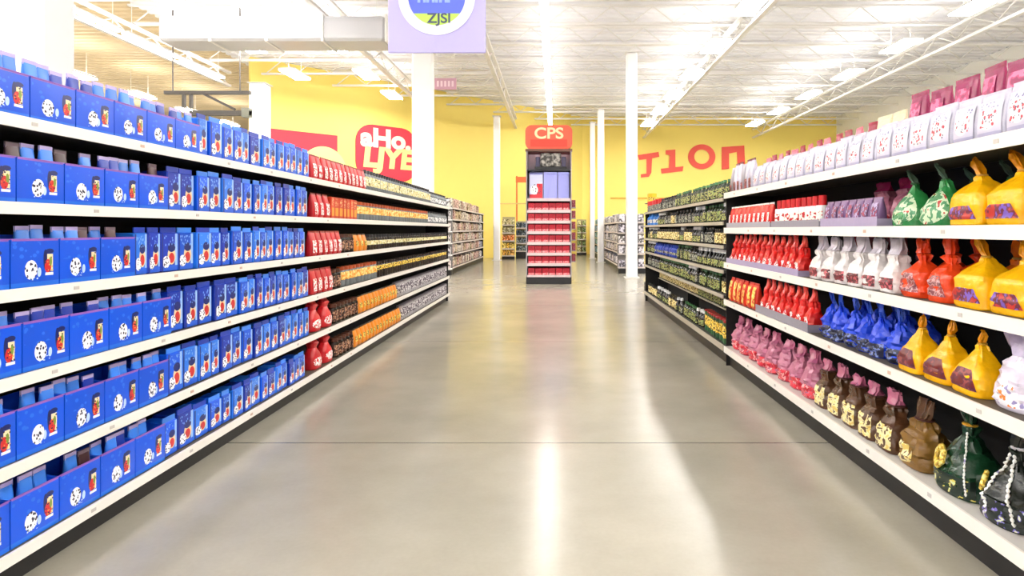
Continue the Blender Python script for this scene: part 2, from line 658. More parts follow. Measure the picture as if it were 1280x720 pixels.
dark_steel = mat('dark_steel', (74, 70, 68), 0.5, var=0.1)
Yb = 19.6
p0 = at(206, 113, Yb); p1 = at(313, 118, Yb); p2 = at(238, 139, Yb); p3 = at(313, 142, Yb)
r = thing('bracket_frame', 'dark steel bracket frame sticking out above the blue cartons beside a column', 'frame', (p1.x, Yb, p3.z))
o = Vector((p1.x, Yb, p3.z))
t = MB(); t.box(p0.x - o.x, 0, -0.06, 0.06, p1.z - o.z, p1.z - o.z + 0.1); link('top_rail', t.mesh('top_rail', [dark_steel]), r)
t = MB(); t.box(p2.x - o.x, 0, -0.09, 0.09, -0.06, 0.08); link('bottom_rail', t.mesh('bottom_rail', [dark_steel]), r)
t = MB(); t.bar((at(252, 116, Yb) - o) * 1.0, (at(294, 137, Yb) - o), 0.05); link('brace', t.mesh('brace', [dark_steel]), r)
t = MB(); t.box(-0.22, 0.0, -0.12, 0.12, -0.12, 0.16); link('end_block', t.mesh('end_block', [mat('olive_steel', (120, 122, 110), 0.5)]), r)
for px in (230, 239):
    a = at(px, 117, Yb) - o
    t = MB(); t.box(a.x - 0.04, a.x + 0.04, -0.05, 0.05, p1.z - o.z - 0.42, p1.z - o.z); link('hanger', t.mesh('hanger', [dark_steel]), r)
for px in (216, 300):
    a = at(px, 117, Yb) - o
    t = MB(); t.bar((a.x, 0, p1.z - o.z + 0.1), (a.x, 0, ZDECK - o.z), 0.02, 6); link('drop_rod', t.mesh('drop_rod', [dark_steel]), r)

# ---------------------------------------------------------------- signs
def ring_flat(cx, cz, r0, r1, y, n=64, a0=0.0, a1=2 * PI):
    b = MB()
    for k in range(n + 1):
        a = a0 + (a1 - a0) * k / n
        b.v += [(cx + r0 * math.cos(a), y, cz + r0 * math.sin(a)), (cx + r1 * math.cos(a), y, cz + r1 * math.sin(a)),
                (cx + r0 * math.cos(a), y - 0.008, cz + r0 * math.sin(a)), (cx + r1 * math.cos(a), y - 0.008, cz + r1 * math.sin(a))]
    for k in range(n):
        i, j = 4 * k, 4 * k + 4
        b.face((i + 2, i + 3, j + 3, j + 2)); b.face((i, j, j + 1, i + 1))
        b.face((i + 1, j + 1, j + 3, i + 3)); b.face((i, i + 2, j + 2, j))
    return b


def plate(poly, y0, y1):
    """flat plate from an outline [(x,z)] between y0 (back) and y1 (front, smaller)"""
    b = MB(); n = len(poly)
    b.v = [(x, y0, z) for x, z in poly] + [(x, y1, z) for x, z in poly]
    b.face([n + k for k in range(n)]); b.face([k for k in range(n - 1, -1, -1)])
    for k in range(n):
        b.face((k, (k + 1) % n, n + (k + 1) % n, n + k))
    return b


Ys = 8.0
sg = thing('hanging_sign', 'pale lavender hanging square sign with a white ring around a blue and green disc', 'sign', ((546 - VX) / F * Ys, Ys, 3.71))
t = MB(); t.box(-0.61, 0.61, 0.0, 0.03, 0.0, 1.42, bevel=0.008); link('panel', t.mesh('sign_panel', [mat('lavender_panel', (186, 180, 238), 0.5, var=0.01)]), sg)
cz = 0.70
ring_m = mat('sign_white', (240, 242, 248), 0.5, var=0.01)
link('ring', ring_flat(0, cz, 0.36, 0.48, -0.002).mesh('ring', [ring_m]), sg)
gz = 0.49 - cz
ag = math.asin(gz / 0.355)
up = [(0.355 * math.cos(ag + (PI - 2 * ag) * k / 48), cz + 0.355 * math.sin(ag + (PI - 2 * ag) * k / 48)) for k in range(49)]
link('blue_field', plate(up[::1], -0.002, -0.006).mesh('blue_field', [mat('sign_blue', (92, 112, 232), 0.5, var=0.03)]), sg)
lo = [(0.355 * math.cos(PI - ag + (PI + 2 * ag) * k / 32), cz + 0.355 * math.sin(PI - ag + (PI + 2 * ag) * k / 32)) for k in range(33)]
link('green_field', plate(lo, -0.002, -0.006).mesh('green_field', [mat('sign_green', (188, 224, 96), 0.5, var=0.05, scale=60)]), sg)
ink = mat('sign_ink', (70, 82, 110), 0.6)


def text_mesh(body, size, m, ext=0.004, off=0.0, sx=1.0, shear=0.0):
    cu = bpy.data.curves.new('lettering', 'FONT')
    cu.body = body; cu.size = size; cu.extrude = ext; cu.offset = off
    cu.align_x = 'CENTER'; cu.align_y = 'CENTER'; cu.shear = shear
    o = bpy.data.objects.new('lettering', cu)
    C.objects.link(o)
    dg = bpy.context.evaluated_depsgraph_get()
    me = bpy.data.meshes.new_from_object(o.evaluated_get(dg))
    bpy.data.objects.remove(o)
    for v in me.vertices:
        x, yy, z = v.co
        v.co = (x * sx, -z, yy)
    me.materials.clear(); me.materials.append(m)
    return me


q = link('lettering', text_mesh('ZJSI', 0.17, ink, 0.002, 0.003, 1.1), sg); q.location = (0.03, -0.010, 0.425)
t = MB()
for k, x in enumerate((-0.24, -0.17, -0.13, -0.06, -0.02, 0.03, 0.10, 0.13)):
    t.box(x, x + 0.035, -0.010, -0.006, 0.625, 0.80)
q = link('white_lettering', t.mesh('white_lettering', [mat('sign_pale_blue', (150, 180, 246), 0.5)]), sg)
for x in (-0.5, 0.5):
    q = link('hanger_wire', rod_mesh('sign_wire', 1.42, ZDECK - 3.71), sg); q.location = (x, 0.015, 0)

# small pinkish sign under the roof beyond
p = at(557, 105, 22.5)
r = thing('small_sign', 'small pink hanging sign under the roof, right of the big round sign column', 'sign', (p.x, p.y, p.z))
t = MB(); t.box(-0.38, 0.38, -0.04, 0.04, -0.2, 0.2, bevel=0.01); link('panel', t.mesh('pink_panel', [mat('dusty_pink', (196, 150, 168), 0.5)]), r)
t = MB()
for k in range(5):
    t.box(-0.3 + k * 0.13, -0.23 + k * 0.13, -0.05, -0.041, -0.1, 0.1)
link('lettering', t.mesh('pink_letters', [mat('pale_pink', (232, 206, 214), 0.5)]), r)
for x in (-0.3, 0.3):
    q = link('hanger_wire', rod_mesh('small_wire', 0.2, ZDECK - p.z), r); q.location = (x, 0, 0)

# panels on the slanting wall
red_panel = mat('red_panel', (226, 52, 72), 0.55, var=0.03, scale=3)
cream = mat('cream_letters', (252, 232, 150), 0.6, var=0.02)
cream_w = mat('white_letters', (250, 240, 220), 0.6, var=0.02)


def rounded(x0, x1, z0, z1, rad, n=6):
    pts = []
    for cx, cz_, a in ((x1 - rad, z1 - rad, 0), (x0 + rad, z1 - rad, PI / 2), (x0 + rad, z0 + rad, PI), (x1 - rad, z0 + rad, 3 * PI / 2)):
        for k in range(n + 1):
            an = a + PI / 2 * k / n
            pts.append((cx + rad * math.cos(an), cz_ + rad * math.sin(an)))
    return pts[::-1]


ang = math.atan2(-WD.y, -WD.x)      # direction of increasing x along the wall


def on_wall(px):
    X, Y = wall_hit(px)
    return (Vector((X, Y)) - WA).length * -1.0   # coordinate along the wall, 0 at the corner, negative towards the left


nrm = Vector((math.sin(ang), -math.cos(ang)))
base = WA + nrm * 0.01


def wall_thing(name, label, cat):
    return thing(name, label, cat, (base.x, base.y, 0), ang)


def zat(px, py):
    X, Y = wall_hit(px)
    return CAMH + (VY - py) / F * Y


r = wall_thing('wall_panel', 'red wall panel with a big cream curved letter, behind the red packs', 'wall sign')
u0, u1 = on_wall(335), on_wall(421)
zt = zat(378, 165); zb = zat(378, 222)
link('panel', plate([(u0, zb), (u0, zt), (u1, zt), (u1, zb)], -0.0, -0.05).mesh('panel', [red_panel]), r)
uc = (on_wall(385) + on_wall(425)) / 2
t = ring_flat(on_wall(404), zat(404, 213), 0.32, 1.02, -0.055, 32, PI * 0.05, PI * 1.0)
link('letter', t.mesh('curved_letter', [cream]), r)

r = wall_thing('lettered_panel', 'rounded red wall panel with two lines of cream lettering beside the column', 'wall sign')
u0, u1 = on_wall(444), on_wall(520)
zt = zat(482, 158); zb = zat(482, 226)
link('panel', plate(rounded(u0, u1, zb, zt, 0.8), -0.0, -0.05).mesh('panel', [red_panel]), r)
um = (u0 + u1) / 2 + 0.05
q = link('top_lettering', text_mesh('aHo.', 1.15, cream_w, 0.01, 0.05, 1.15), r); q.location = (um - 0.1, -0.065, zat(482, 175))
q = link('bottom_lettering', text_mesh('LJYE', 1.25, cream, 0.01, 0.06, 1.12, 0.1), r); q.location = (um, -0.065, zat(482, 199))

# red letters on the back wall: J, upturned T, O, n-shape
let = mat('red_letters', (240, 92, 78), 0.6, var=0.03)
YW = YB - 0.01
r = thing('wall_lettering', 'row of large red letters on the yellow back wall above the dark bottles', 'lettering', (0, YW, 0))


def P(px, py):
    q = at(px, py, YW)
    return (q.x, q.z)


def letter_polys(name, polys):
    t = MB()
    for poly in polys:
        pts = [P(*a) for a in poly]
        n = len(pts); b0 = len(t.v)
        t.v += [(x, -0.0, z) for x, z in pts] + [(x, -0.06, z) for x, z in pts]
        t.face([b0 + n + k for k in range(n)]); t.face([b0 + k for k in range(n - 1, -1, -1)])
        for k in range(n):
            t.face((b0 + k, b0 + (k + 1) % n, b0 + n + (k + 1) % n, b0 + n + k))
    return link(name, t.mesh(name, [let]), r)


letter_polys('letter', [[(797, 194), (799, 200), (808, 199), (808, 217), (801, 218), (801, 222), (811, 221), (814, 216), (815, 198), (824, 196), (823, 190)]])
letter_polys('letter', [[(832, 188), (832, 193), (837, 194), (836, 210), (826, 211), (827, 217), (853, 214), (854, 208), (844, 209), (844, 187)]])
tt = MB()
cxo, czo = P(877, 196)
sx = 17.0 / F * YW; sz = 15.5 / F * YW
for k in range(41):
    a = 2 * PI * k / 40
    for kk, yy in ((1.0, -0.06), (0.58, -0.06), (1.0, 0.0), (0.58, 0.0)):
        kx = 1.0 if kk == 1.0 else 0.56
        tt.v.append((cxo + sx * kx * math.cos(a), yy, czo + sz * kk * math.sin(a)))
for k in range(40):
    i, j = 4 * k, 4 * k + 4
    tt.face((i, j, j + 1, i + 1)); tt.face((i + 2, i + 3, j + 3, j + 2)); tt.face((i, i + 2, j + 2, j)); tt.face((i + 1, j + 1, j + 3, i + 3))
link('letter', tt.mesh('letter', [let]), r)
letter_polys('letter', [[(902, 184), (902, 212), (911, 211), (911, 192), (921, 190), (922, 208), (931, 206), (930, 182)]])

# ---------------------------------------------------------------- goods: shapes
MESH = {}


def hashn(*a):
    return mnoise.noise(Vector(a))


class Bag:
    """stand-up bag lofted from cross-sections, gathered at a neck with a fan of film above"""

    def __init__(s, w, d, hb, hn, ht, neck=0.16, fan=0.3, lean=0.0, seed=0.0, square=3.0, wrinkle=0.006, round_=False):
        s.w, s.d, s.seed, s.wr = w, d, seed, wrinkle
        s.sq = square
        if round_ == 'house':
            pr = [(0, .96, .96), (.03, 1.0, 1.0), (.3, 1.01, 1.02), (.60, .99, .99), (.68, .92, .92), (.84, .60, .58), (.96, .32, .3)]
        elif round_ == 'tent':
            pr = [(0, .96, .96), (.03, 1.0, 1.0), (.2, 1.01, 1.02), (.40, .99, .99), (.47, .92, .92), (.72, .58, .56), (.95, .26, .26)]
        elif round_ == 'boot':
            pr = [(0, .95, .95), (.03, 1.0, 1.0), (.3, 1.0, 1.02), (.55, .98, .98), (.7, .88, .8), (.85, .7, .55)]
        elif round_ == 'sack':
            pr = [(0, .9, .9), (.04, .98, .98), (.3, 1.04, 1.04), (.6, 1.02, 1.0), (.8, .92, .84), (.93, .84, .6)]
        elif round_:
            pr = [(0, .78, .78), (.02, .9, .92), (.25, 1.02, 1.02), (.5, 1.0, 1.0), (.75, .8, .8), (.92, .5, .5)]
        else:
            pr = [(0, .92, .92), (.04, 1.0, 1.0), (.3, 1.03, 1.04), (.52, .99, .96), (.72, .80, .74), (.9, .52, .5)]
        s.levels = [(z * hb, a * w / 2, c * d / 2, 0.0) for z, a, c in pr]
        s.levels.append((hn - 0.012, (neck + .1) * w / 2, max(neck + .12, .2) * d / 2, lean * .05))
        s.levels.append((hn, neck * w / 2, max(neck, .16) * d / 2, lean * .1))
        s.ibody = len(s.levels)
        dz = ht - hn
        if fan < neck * 2.2 and fan < .33:   # a leaf-shaped twist of film
            s.fan = [(hn + .002, neck * .55 * w, max(neck, .16) * d / 2, lean * .1), (hn + dz * .3, fan * .8 * w / 2, .11 * d, lean * .35), (hn + dz * .6, fan * w / 2, .09 * d, lean * .7), (hn + dz * .86, fan * .7 * w / 2, .07 * d, lean * .95), (ht, fan * .2 * w / 2, .03 * d, lean * 1.1)]
        else:
            s.fan = [(hn + .002, (neck * 1.05) * w / 2, max(neck, .16) * d / 2, lean * .1), (hn + dz * .35, (neck + (fan - neck) * .6) * w / 2, .14 * d, lean * .4),
                 (hn + dz * .75, fan * w / 2, .10 * d, lean * .8), (ht, fan * .92 * w / 2, .06 * d, lean)]
        s.hn = hn; s.ht = ht; s.neck = neck; s.lean = lean

    def point(s, lv, a, out=0.0):
        z, aw, ad, lx = lv
        e = 2.0 / s.sq
        ca, sa = math.cos(a), math.sin(a)
        x = math.copysign(abs(ca) ** e, ca) * (aw + out)
        y = math.copysign(abs(sa) ** e, sa) * (ad + out)
        k = min(1.0, z / 0.03)
        n = hashn(x * 22 + s.seed * 3.1, y * 22 + s.seed, z * 26) * s.wr * k + hashn(a * 1.7, z * 60, s.seed) * s.wr * .6 * k
        zk = min(1.0, z / s.hn)
        n -= s.wr * .9 * abs(math.sin(a * 5.5 + s.seed + 2.2 * hashn(a, z * 9, s.seed))) * zk * zk
        r = math.hypot(x, y) or 1.0
        return Vector((x + lx + n * x / r, y + n * y / r, z))

    def interp(s, z):
        L = s.levels
        for i in range(len(L) - 1):
            if L[i][0] <= z <= L[i + 1][0]:
                f = (z - L[i][0]) / (L[i + 1][0] - L[i][0])
                return tuple(L[i][k] * (1 - f) + L[i + 1][k] * f for k in range(4))
        return L[-1]

    def body(s, n=28, steps=14):
        zs = [s.levels[-1][0] * i / steps for i in range(steps + 1)]
        zs = sorted(set(zs + [lv[0] for lv in s.levels]))
        return MB().rings([[s.point(s.interp(z), 2 * PI * k / n - PI / 2) for k in range(n)] for z in zs])

    def tail(s, n=20):
        L = s.fan
        rows_ = []
        for lv in L:
            row = []
            for k in range(n):
                p = s.point(lv, 2 * PI * k / n)
                if lv is L[-1]:
                    p.z += hashn(k * .9, s.seed * 2, 5) * .02
                    p.y += math.sin(k * 2.2 + s.seed) * .006
                row.append(p)
            rows_.append(row)
        return MB().rings(rows_)

    def tie(s, n=14):
        lv = s.levels[-1]
        aw, ad = lv[1] + .003, lv[2] + .003
        return MB().rings([[Vector((math.cos(2 * PI * k / n) * (aw + q) + lv[3], math.sin(2 * PI * k / n) * (ad + q), s.hn + z)) for k in range(n)] for z, q in ((-.008, 0), (-.005, .004), (.0, .004), (.003, 0))])

    def label(s, z0, z1, half=0.9, shape='round', n=12, m=7, shift=0.0):
        """patch on the front following the bag's surface"""
        b = MB(); rows_ = []
        for j in range(m + 1):
            f = j / m
            z = z0 + (z1 - z0) * f
            if shape == 'round':
                hw = half * math.sqrt(max(0.02, 1 - (2 * f - 1) ** 2))
            elif shape == 'tri':
                hw = half * (1.05 - f * .75)
            else:
                hw = half
            rows_.append([s.point(s.interp(z), -PI / 2 + shift + hw * (2 * k / n - 1), .0025) for k in range(n + 1)])
        b.rings(rows_, close=False, uvs=True)
        return b


def bag_parts(key, mats, label=None, tie=True, **kw):
    """mats: (body, fan, label, tie)"""
    k = ('bag', key)
    if k in MESH:
        return MESH[k]
    g = Bag(**kw)
    out = [('body', g.body().mesh(key + '_body', [mats[0]]))]
    if label:
        lab = g.label(*label[:2], **(label[2] if len(label) > 2 else {}))
        out[0] = ('body', out[0][1], None, [('label_patch', lab.mesh(key + '_label', [mats[2]]))])
    out.append(('gathered_top', g.tail().mesh(key + '_top', [mats[1]])))
    if tie and mats[3]:
        out.append(('tie', g.tie().mesh(key + '_tie', [mats[3]])))
    MESH[k] = out
    return out


def pouch_body(w, d, h, seal=0.025, seed=0.0, n=24):
    zs = [0, .008, .04, h * .3, h * .55, h * .8, h * .93, h - seal]
    dp = [.82, .95, 1.0, 1.0, .86, .52, .26, .08]
    rings_ = []
    for z, q in zip(zs, dp):
        row = []
        for k in range(n):
            a = 2 * PI * k / n - PI / 2 + PI / n
            ca, sa = math.cos(a), math.sin(a)
            e = .55
            x = math.copysign(abs(ca) ** e, ca) * w / 2 * (1 - .03 * q)
            y = math.copysign(abs(sa) ** (e + (1 - q) * .4), sa) * d / 2 * q
            nn = hashn(x * 30 + seed, z * 30, seed * 2) * .004 * min(1, z * 40)
            row.append(Vector((x, y + nn, z)))
        rings_.append(row)
    return MB().rings(rings_)


def pouch_label(w, d, h, z0, z1, half):
    """front patch of a pouch"""
    zs = [0, .008, .04, h * .3, h * .55, h * .8, h * .93, h]
    dp = [.82, .95, 1.0, 1.0, .86, .52, .26, .08]
    rows_ = []
    for j in range(7):
        z = z0 + (z1 - z0) * j / 6
        for i in range(7):
            if zs[i] <= z <= zs[i + 1]:
                q = dp[i] + (dp[i + 1] - dp[i]) * (z - zs[i]) / (zs[i + 1] - zs[i])
        rows_.append([Vector((half * w / 2 * (2 * k / 6 - 1), -(d / 2 * q * (1 - abs((2 * k / 6 - 1) * half) ** 3.6) ** .28) - .006, z)) for k in range(7)])
    return MB().rings(rows_, close=False, uvs=True)


def pouch_parts(key, w, d, h, mbody, mseal=None, mlabel=None, lab=(.15, .6, .7), seed=0.0):
    k = ('pouch', key)
    if k in MESH:
        return MESH[k]
    out = [('body', pouch_body(w, d, h, seed=seed).mesh(key + '_body', [mbody]))]
    if mlabel:
        out[0] = ('body', out[0][1], None, [('label_patch', pouch_label(w, d, h, h * lab[0], h * lab[1], lab[2]).mesh(key + '_label', [mlabel]))])
    t = MB(); t.box(-w / 2 * .98, w / 2 * .98, -.004, .004, h - .025, h)
    out.append(('top_seal', t.mesh(key + '_seal', [mseal or mbody])))
    MESH[k] = out
    return out


BOT = [(.74, 0), (.95, .012), (1, .03), (1, .60), (.96, .66), (.62, .76), (.40, .82), (.40, .88), (.46, .885), (.46, 1.0)]


def bottle_parts(key, r, h, mb, ml, mc, joined=False, prof=None, lab=(.14, .52), capz=.86):
    k = ('bottle', key, joined)
    if k in MESH:
        return MESH[k]
    pr = [(q * r, z * h) for q, z in (prof or BOT)]
    if joined:
        zl0, zl1 = lab[0] * h, lab[1] * h
        p2 = []
        for i, (q, z) in enumerate(pr):
            p2.append((q, z))
            if i + 1 < len(pr):
                for zz in (zl0, zl1):
                    if z < zz < pr[i + 1][1]:
                        f = (zz - z) / (pr[i + 1][1] - z)
                        p2.append((q + (pr[i + 1][0] - q) * f, zz))
        mi = []
        for i in range(len(p2) - 1):
            zc = (p2[i][1] + p2[i + 1][1]) / 2
            mi.append(1 if zl0 < zc < zl1 else 2 if zc > capz * h else 0)
        out = [(key, MB().lathe(p2, 12, mi, arc=2).mesh(key, [mb, ml, mc]))]
    else:
        body = [p for p in pr if p[1] <= capz * h + 1e-6]
        cap = [p for p in pr if p[1] > capz * h]
        cr = max(q for q, z in cap)
        body.append((body[-1][0], capz * h + .004))
        b1 = MB().lathe(body, 14).mesh(key + '_body', [mb])
        z0 = capz * h + .001
        b2 = MB().lathe([(cr, z0), (cr, h - .004), (cr * .9, h)], 14).mesh(key + '_cap', [mc])

        def rat(z):
            for i in range(len(pr) - 1):
                if pr[i][1] <= z <= pr[i + 1][1]:
                    f = (z - pr[i][1]) / max(1e-6, pr[i + 1][1] - pr[i][1])
                    return pr[i][0] + (pr[i + 1][0] - pr[i][0]) * f
            return pr[-1][0]
        lz = [lab[0] * h + (lab[1] - lab[0]) * h * j / 4 for j in range(5)]
        lr = [[Vector((math.cos(-PI / 2 + t) * (rat(z) + .002), math.sin(-PI / 2 + t) * (rat(z) + .002), z)) for t in (-1.15, -.85, -.55, -.27, 0, .27, .55, .85, 1.15)] for z in lz]
        b3 = MB().rings(lr, close=False).mesh(key + '_label', [ml])
        out = [('body', b1, None, [('label_band', b3)]), ('cap', b2)]
    MESH[k] = out
    return out


JAR = [(.86, 0), (.97, .02), (1, .05), (1, .70), (.93, .78), (.80, .81), (.86, .82), (.86, 1.0)]
CAN = [(.95, 0), (1, .03), (.985, .06), (.985, .93), (1, .95), (.97, 1.0)]
SPRAY = [(.78, 0), (.96, .012), (1, .04), (1, .45), (.9, .55), (.5, .68), (.32, .74), (.32, .80), (.52, .81), (.58, .88), (.5, 1.0)]

# ---------------------------------------------------------------- gondolas
def gondola(name, label, xf, sgn, y0, y1, decks, lip=0.05, depth=0.5, bottom_deck_white=False, rail=None, deckm=None, tags=True, kick=0.07, back_z=None, backm=None, bottom_lip=None, end=False):
    """open shelving; front edge at x=xf, running away from the aisle in direction sgn. decks: heights of the shelf tops, top first"""
    rail = rail or rail_white
    deckm = deckm or deck_brown
    r = thing(name, label, 'shelving', (xf, (y0 + y1) / 2, 0))
    L = (y1 - y0) / 2

    def bx(x0, x1, z0, z1, ya=-L, yb=L):
        t = MB(); a, c = sorted((x0 * sgn, x1 * sgn)); t.box(a, c, ya, yb, z0, z1); return t
    link('back_panel', bx(depth, depth + .05, 0.0, back_z or decks[0] + .02).mesh('back_panel', [backm or back_dark]), r)
    link('kick_plate', bx(kick, depth - .002, 0.0, decks[-1] - .06).mesh('kick_plate', [kick_black]), r)
    if end:
        link('end_panel', bx(.013, depth + .05, 0.0, decks[0] + .02, -L - .025, -L - .001).mesh('end_panel', [rail_white]), r)
    link('divider_panel', bx(.03, depth + .05, 0.0, decks[0] + .02, L + .001, L + .018).mesh('divider_panel', [back_dark]), r)
    for i, z in enumerate(decks):
        last = i == len(decks) - 1
        lp = bottom_lip if (last and bottom_lip) else lip
        m = deck_white if (last and bottom_deck_white) else deckm
        s_ = link('shelf', bx(.012, depth - .001, z - .03, z).mesh('shelf_deck', [m]), r)
        ra = link('price_rail', bx(0, .012, z - lp, z + .004).mesh('price_rail', [rail]), s_)
        ra['label'] = 'pale front price rail'
        if tags:
            y = -L + .35 + (i * .37) % .5
            while y < min(L, -L + 4.6):
                w = .016
                a, c = sorted((-.002 * sgn, 0.0))
                t = MB(); t.box(-.002 if sgn > 0 else 0.0, 0.0 if sgn > 0 else .002, y - w, y + w, z - lp * .62, z - lp * .3)
                link('price_tag', t.mesh('price_tag', [tag_brown if (i + int(y * 7)) % 2 else tag_grey]), s_)
                y += .78 + .3 * hashn(y, i, 2)
    return r


LX = -2.24
LZ = [1.974, 1.612, 1.250, 0.888, 0.526, 0.164]
gondola('long_gondola', 'long white-railed shelving filled with blue cartons, red packs and jars', LX, -1, 2.40, 13.45, LZ, lip=.048, depth=.5, tags=True, end=True)
# its rear half, backing onto the next aisle
RX = 1.85
RZ = [1.898, 1.516, 1.136, 0.732, 0.215]
gondola('bag_gondola', 'white-railed shelving filled with colourful gathered bags', RX, 1, 2.34, 7.06, RZ, end=True, lip=.058, depth=.55, bottom_deck_white=True, bottom_lip=.065, tags=True)
DZ = [1.85, 1.585, 1.32, 1.045, .77, .215]
dark_rail = mat('dull_rail', (176, 168, 150), 0.5, var=.1)
gondola('bottle_gondola', 'darker shelving packed with dark bottles beyond the bag shelves', RX, 1, 7.10, 13.45, DZ, lip=.035, depth=.5, rail=dark_rail, deckm=mat('deck_dark', (48, 46, 44), .6), tags=False, bottom_lip=.06)

# ---------------------------------------------------------------- blue cartons with pouches inside (left)
blue = (24, 84, 206)
carton_blue = mat('carton_blue', (10, 80, 210), 0.4, rand=.08)
carton_edge = mat('carton_edge', (150, 96, 190), 0.5)
prints = []
for k in range(3):
    q = .03 * k
    prints.append(print_mat(f'carton_print_{"abc"[k]}', (6, 84, 222), [
        ('box', .0, .0, 1.0, .10, (30, 112, 228)),
        ('speck', .03, .55, .6, .95, (40, 110, 230), 7, .3),
        ('disc', .665 + q, .56, .05, .22, (20, 30, 96)),
        ('box', .70 + q, .30, .83 + q, .68, (240, 222, 176)),
        ('disc', .72 + q, .42, .075, .15, (206, 40, 44)),
        ('speck', .64 + q, .24, .84 + q, .72, (40, 24, 60), 15, .3),
        ('speck', .66 + q, .30, .84 + q, .60, (236, 170, 70), 17, .26),
        ('box', .66 + q, .22, .84 + q, .28, (230, 236, 246)),
        ('disc', .76 + q, .74, .09, .055, (24, 34, 100)),
        ('disc', .78 + q, .52, .03, .10, (120, 150, 60)),
        ('disc', .56, .30, .04, .10, (190, 216, 250)),
        ('ball', .42 - q, .36, .128, .205),
        ('speck', .3, .14, .56, .24, (206, 226, 250), 20, .34),
        ('box', .02, .97, .98, 1.0, (150, 100, 200)),
    ], rough=.3, rand=.08))


def carton_parts(w, d, h, k):
    key = ('carton', w, h, k)
    if key in MESH:
        return MESH[key]
    t = .004
    tray = MB()
    n = len(tray.v)
    x, y = w / 2, d
    # open box: outer shell and inner shell joined at the rim (front wall is the printed panel)
    out = [(-x, t, 0), (x, t, 0), (x, y, 0), (-x, y, 0), (-x, t, h), (x, t, h), (x, y, h + .02), (-x, y, h + .02)]
    inn = [(-x + t, t, t), (x - t, t, t), (x - t, y - t, t), (-x + t, y - t, t), (-x + t, t, h), (x - t, t, h), (x - t, y - t, h + .02), (-x + t, y - t, h + .02)]
    tray.v += out + inn
    for f in ((3, 2, 1, 0), (1, 2, 6, 5), (2, 3, 7, 6), (3, 0, 4, 7)):
        tray.face(f)
    for f in ((8, 9, 10, 11), (13, 14, 10, 9), (14, 15, 11, 10), (15, 12, 8, 11)):
        tray.face(f)
    for f in ((5, 6, 14, 13), (6, 7, 15, 14), (7, 4, 12, 15), (1, 5, 13, 9), (4, 0, 8, 12), (0, 1, 9, 8)):
        tray.face(f)
    # printed front panel, slightly bowed
    fp = MB()
    nx, nz = 8, 4
    fr = [[Vector((-x + w * i / nx, -.004 * math.sin(PI * i / nx) * math.sin(PI * j / nz), h * j / nz)) for i in range(nx + 1)] for j in range(nz + 1)]
    fp.rings(fr, close=False, uvs=True, smooth=True)
    b0 = len(fp.v)
    fp.v += [(-x, t, 0), (x, t, 0), (x, t, h), (-x, t, h)]
    fp.face((b0 + 3, b0 + 2, b0 + 1, b0))
    fp.face([j * (nx + 1) for j in range(nz, -1, -1)] + [b0, b0 + 3])
    fp.face([j * (nx + 1) + nx for j in range(nz + 1)] + [b0 + 2, b0 + 1])
    ed = MB(); ed.box(-x, x, -.003, t + .001, h, h + .004)
    parts = [('tray', tray.mesh('carton_tray', [carton_blue])), ('front_panel', fp.mesh('carton_front', [prints[k]])), ('top_edge', ed.mesh('carton_edge', [carton_edge]), 'pinkish top edge')]
    MESH[key] = parts
    return parts


pm_blue = mat('pouch_blue', (60, 132, 232), 0.3, rand=.2)
pm_navy = mat('pouch_navy', (30, 60, 170), 0.3, rand=.2)
pm_brown = mat('pouch_brown', (74, 44, 46), 0.3, rand=.2)
pm_edge = mat('pouch_seal', (190, 176, 226), 0.35)
pouch_var = [pouch_parts('blue_pouch', .073, .05, .252, pm_blue, pm_edge), pouch_parts('navy_pouch', .073, .05, .246, pm_navy, pm_edge), pouch_parts('brown_pouch', .073, .05, .25, pm_brown, mat('pouch_brown_seal', (120, 100, 110), .35))]
pname = ['blue', 'navy', 'brown']
slim_print = [print_mat(f'slim_print_{"abc"[k]}', ((8, 88, 222), (36, 122, 236), (10, 52, 176))[k], [
    ('box', .84, .0, 1.0, 1.0, (150, 190, 246)),
    ('box', .0, .0, 1.0, .14, (30, 96, 220)),
    ('disc', .62, .40, .26, .24, (232, 206, 160)),
    ('disc', .62, .34, .18, .14, (206, 40, 44)),
    ('disc', .62, .62, .24, .12, (14, 30, 110)),
    ('ball', .28, .24, .24, .16),
    ('speck', .1, .66, .9, .95, (120, 170, 240), 9, .33),
    ('box', .0, .0, .09, 1.0, (14, 40, 140)),
], rough=.35, rand=.18) for k in range(3)]


def slim_parts(w, d, h, k):
    key = ('slim', w, h, k)
    if key in MESH:
        return MESH[key]
    t = MB(); t.box(-w / 2, w / 2, 0, d, 0, h, bevel=.006, front_uv=True)
    fl = MB(); fl.box(-w / 2 + .008, w / 2 - .008, .01, .016, h, h + .03)
    MESH[key] = [('box_body', t.mesh('slim_box', [slim_print[k]])), ('top_flap', fl.mesh('slim_flap', [[pm_blue, pm_navy, pm_navy][k]]))]
    return MESH[key]


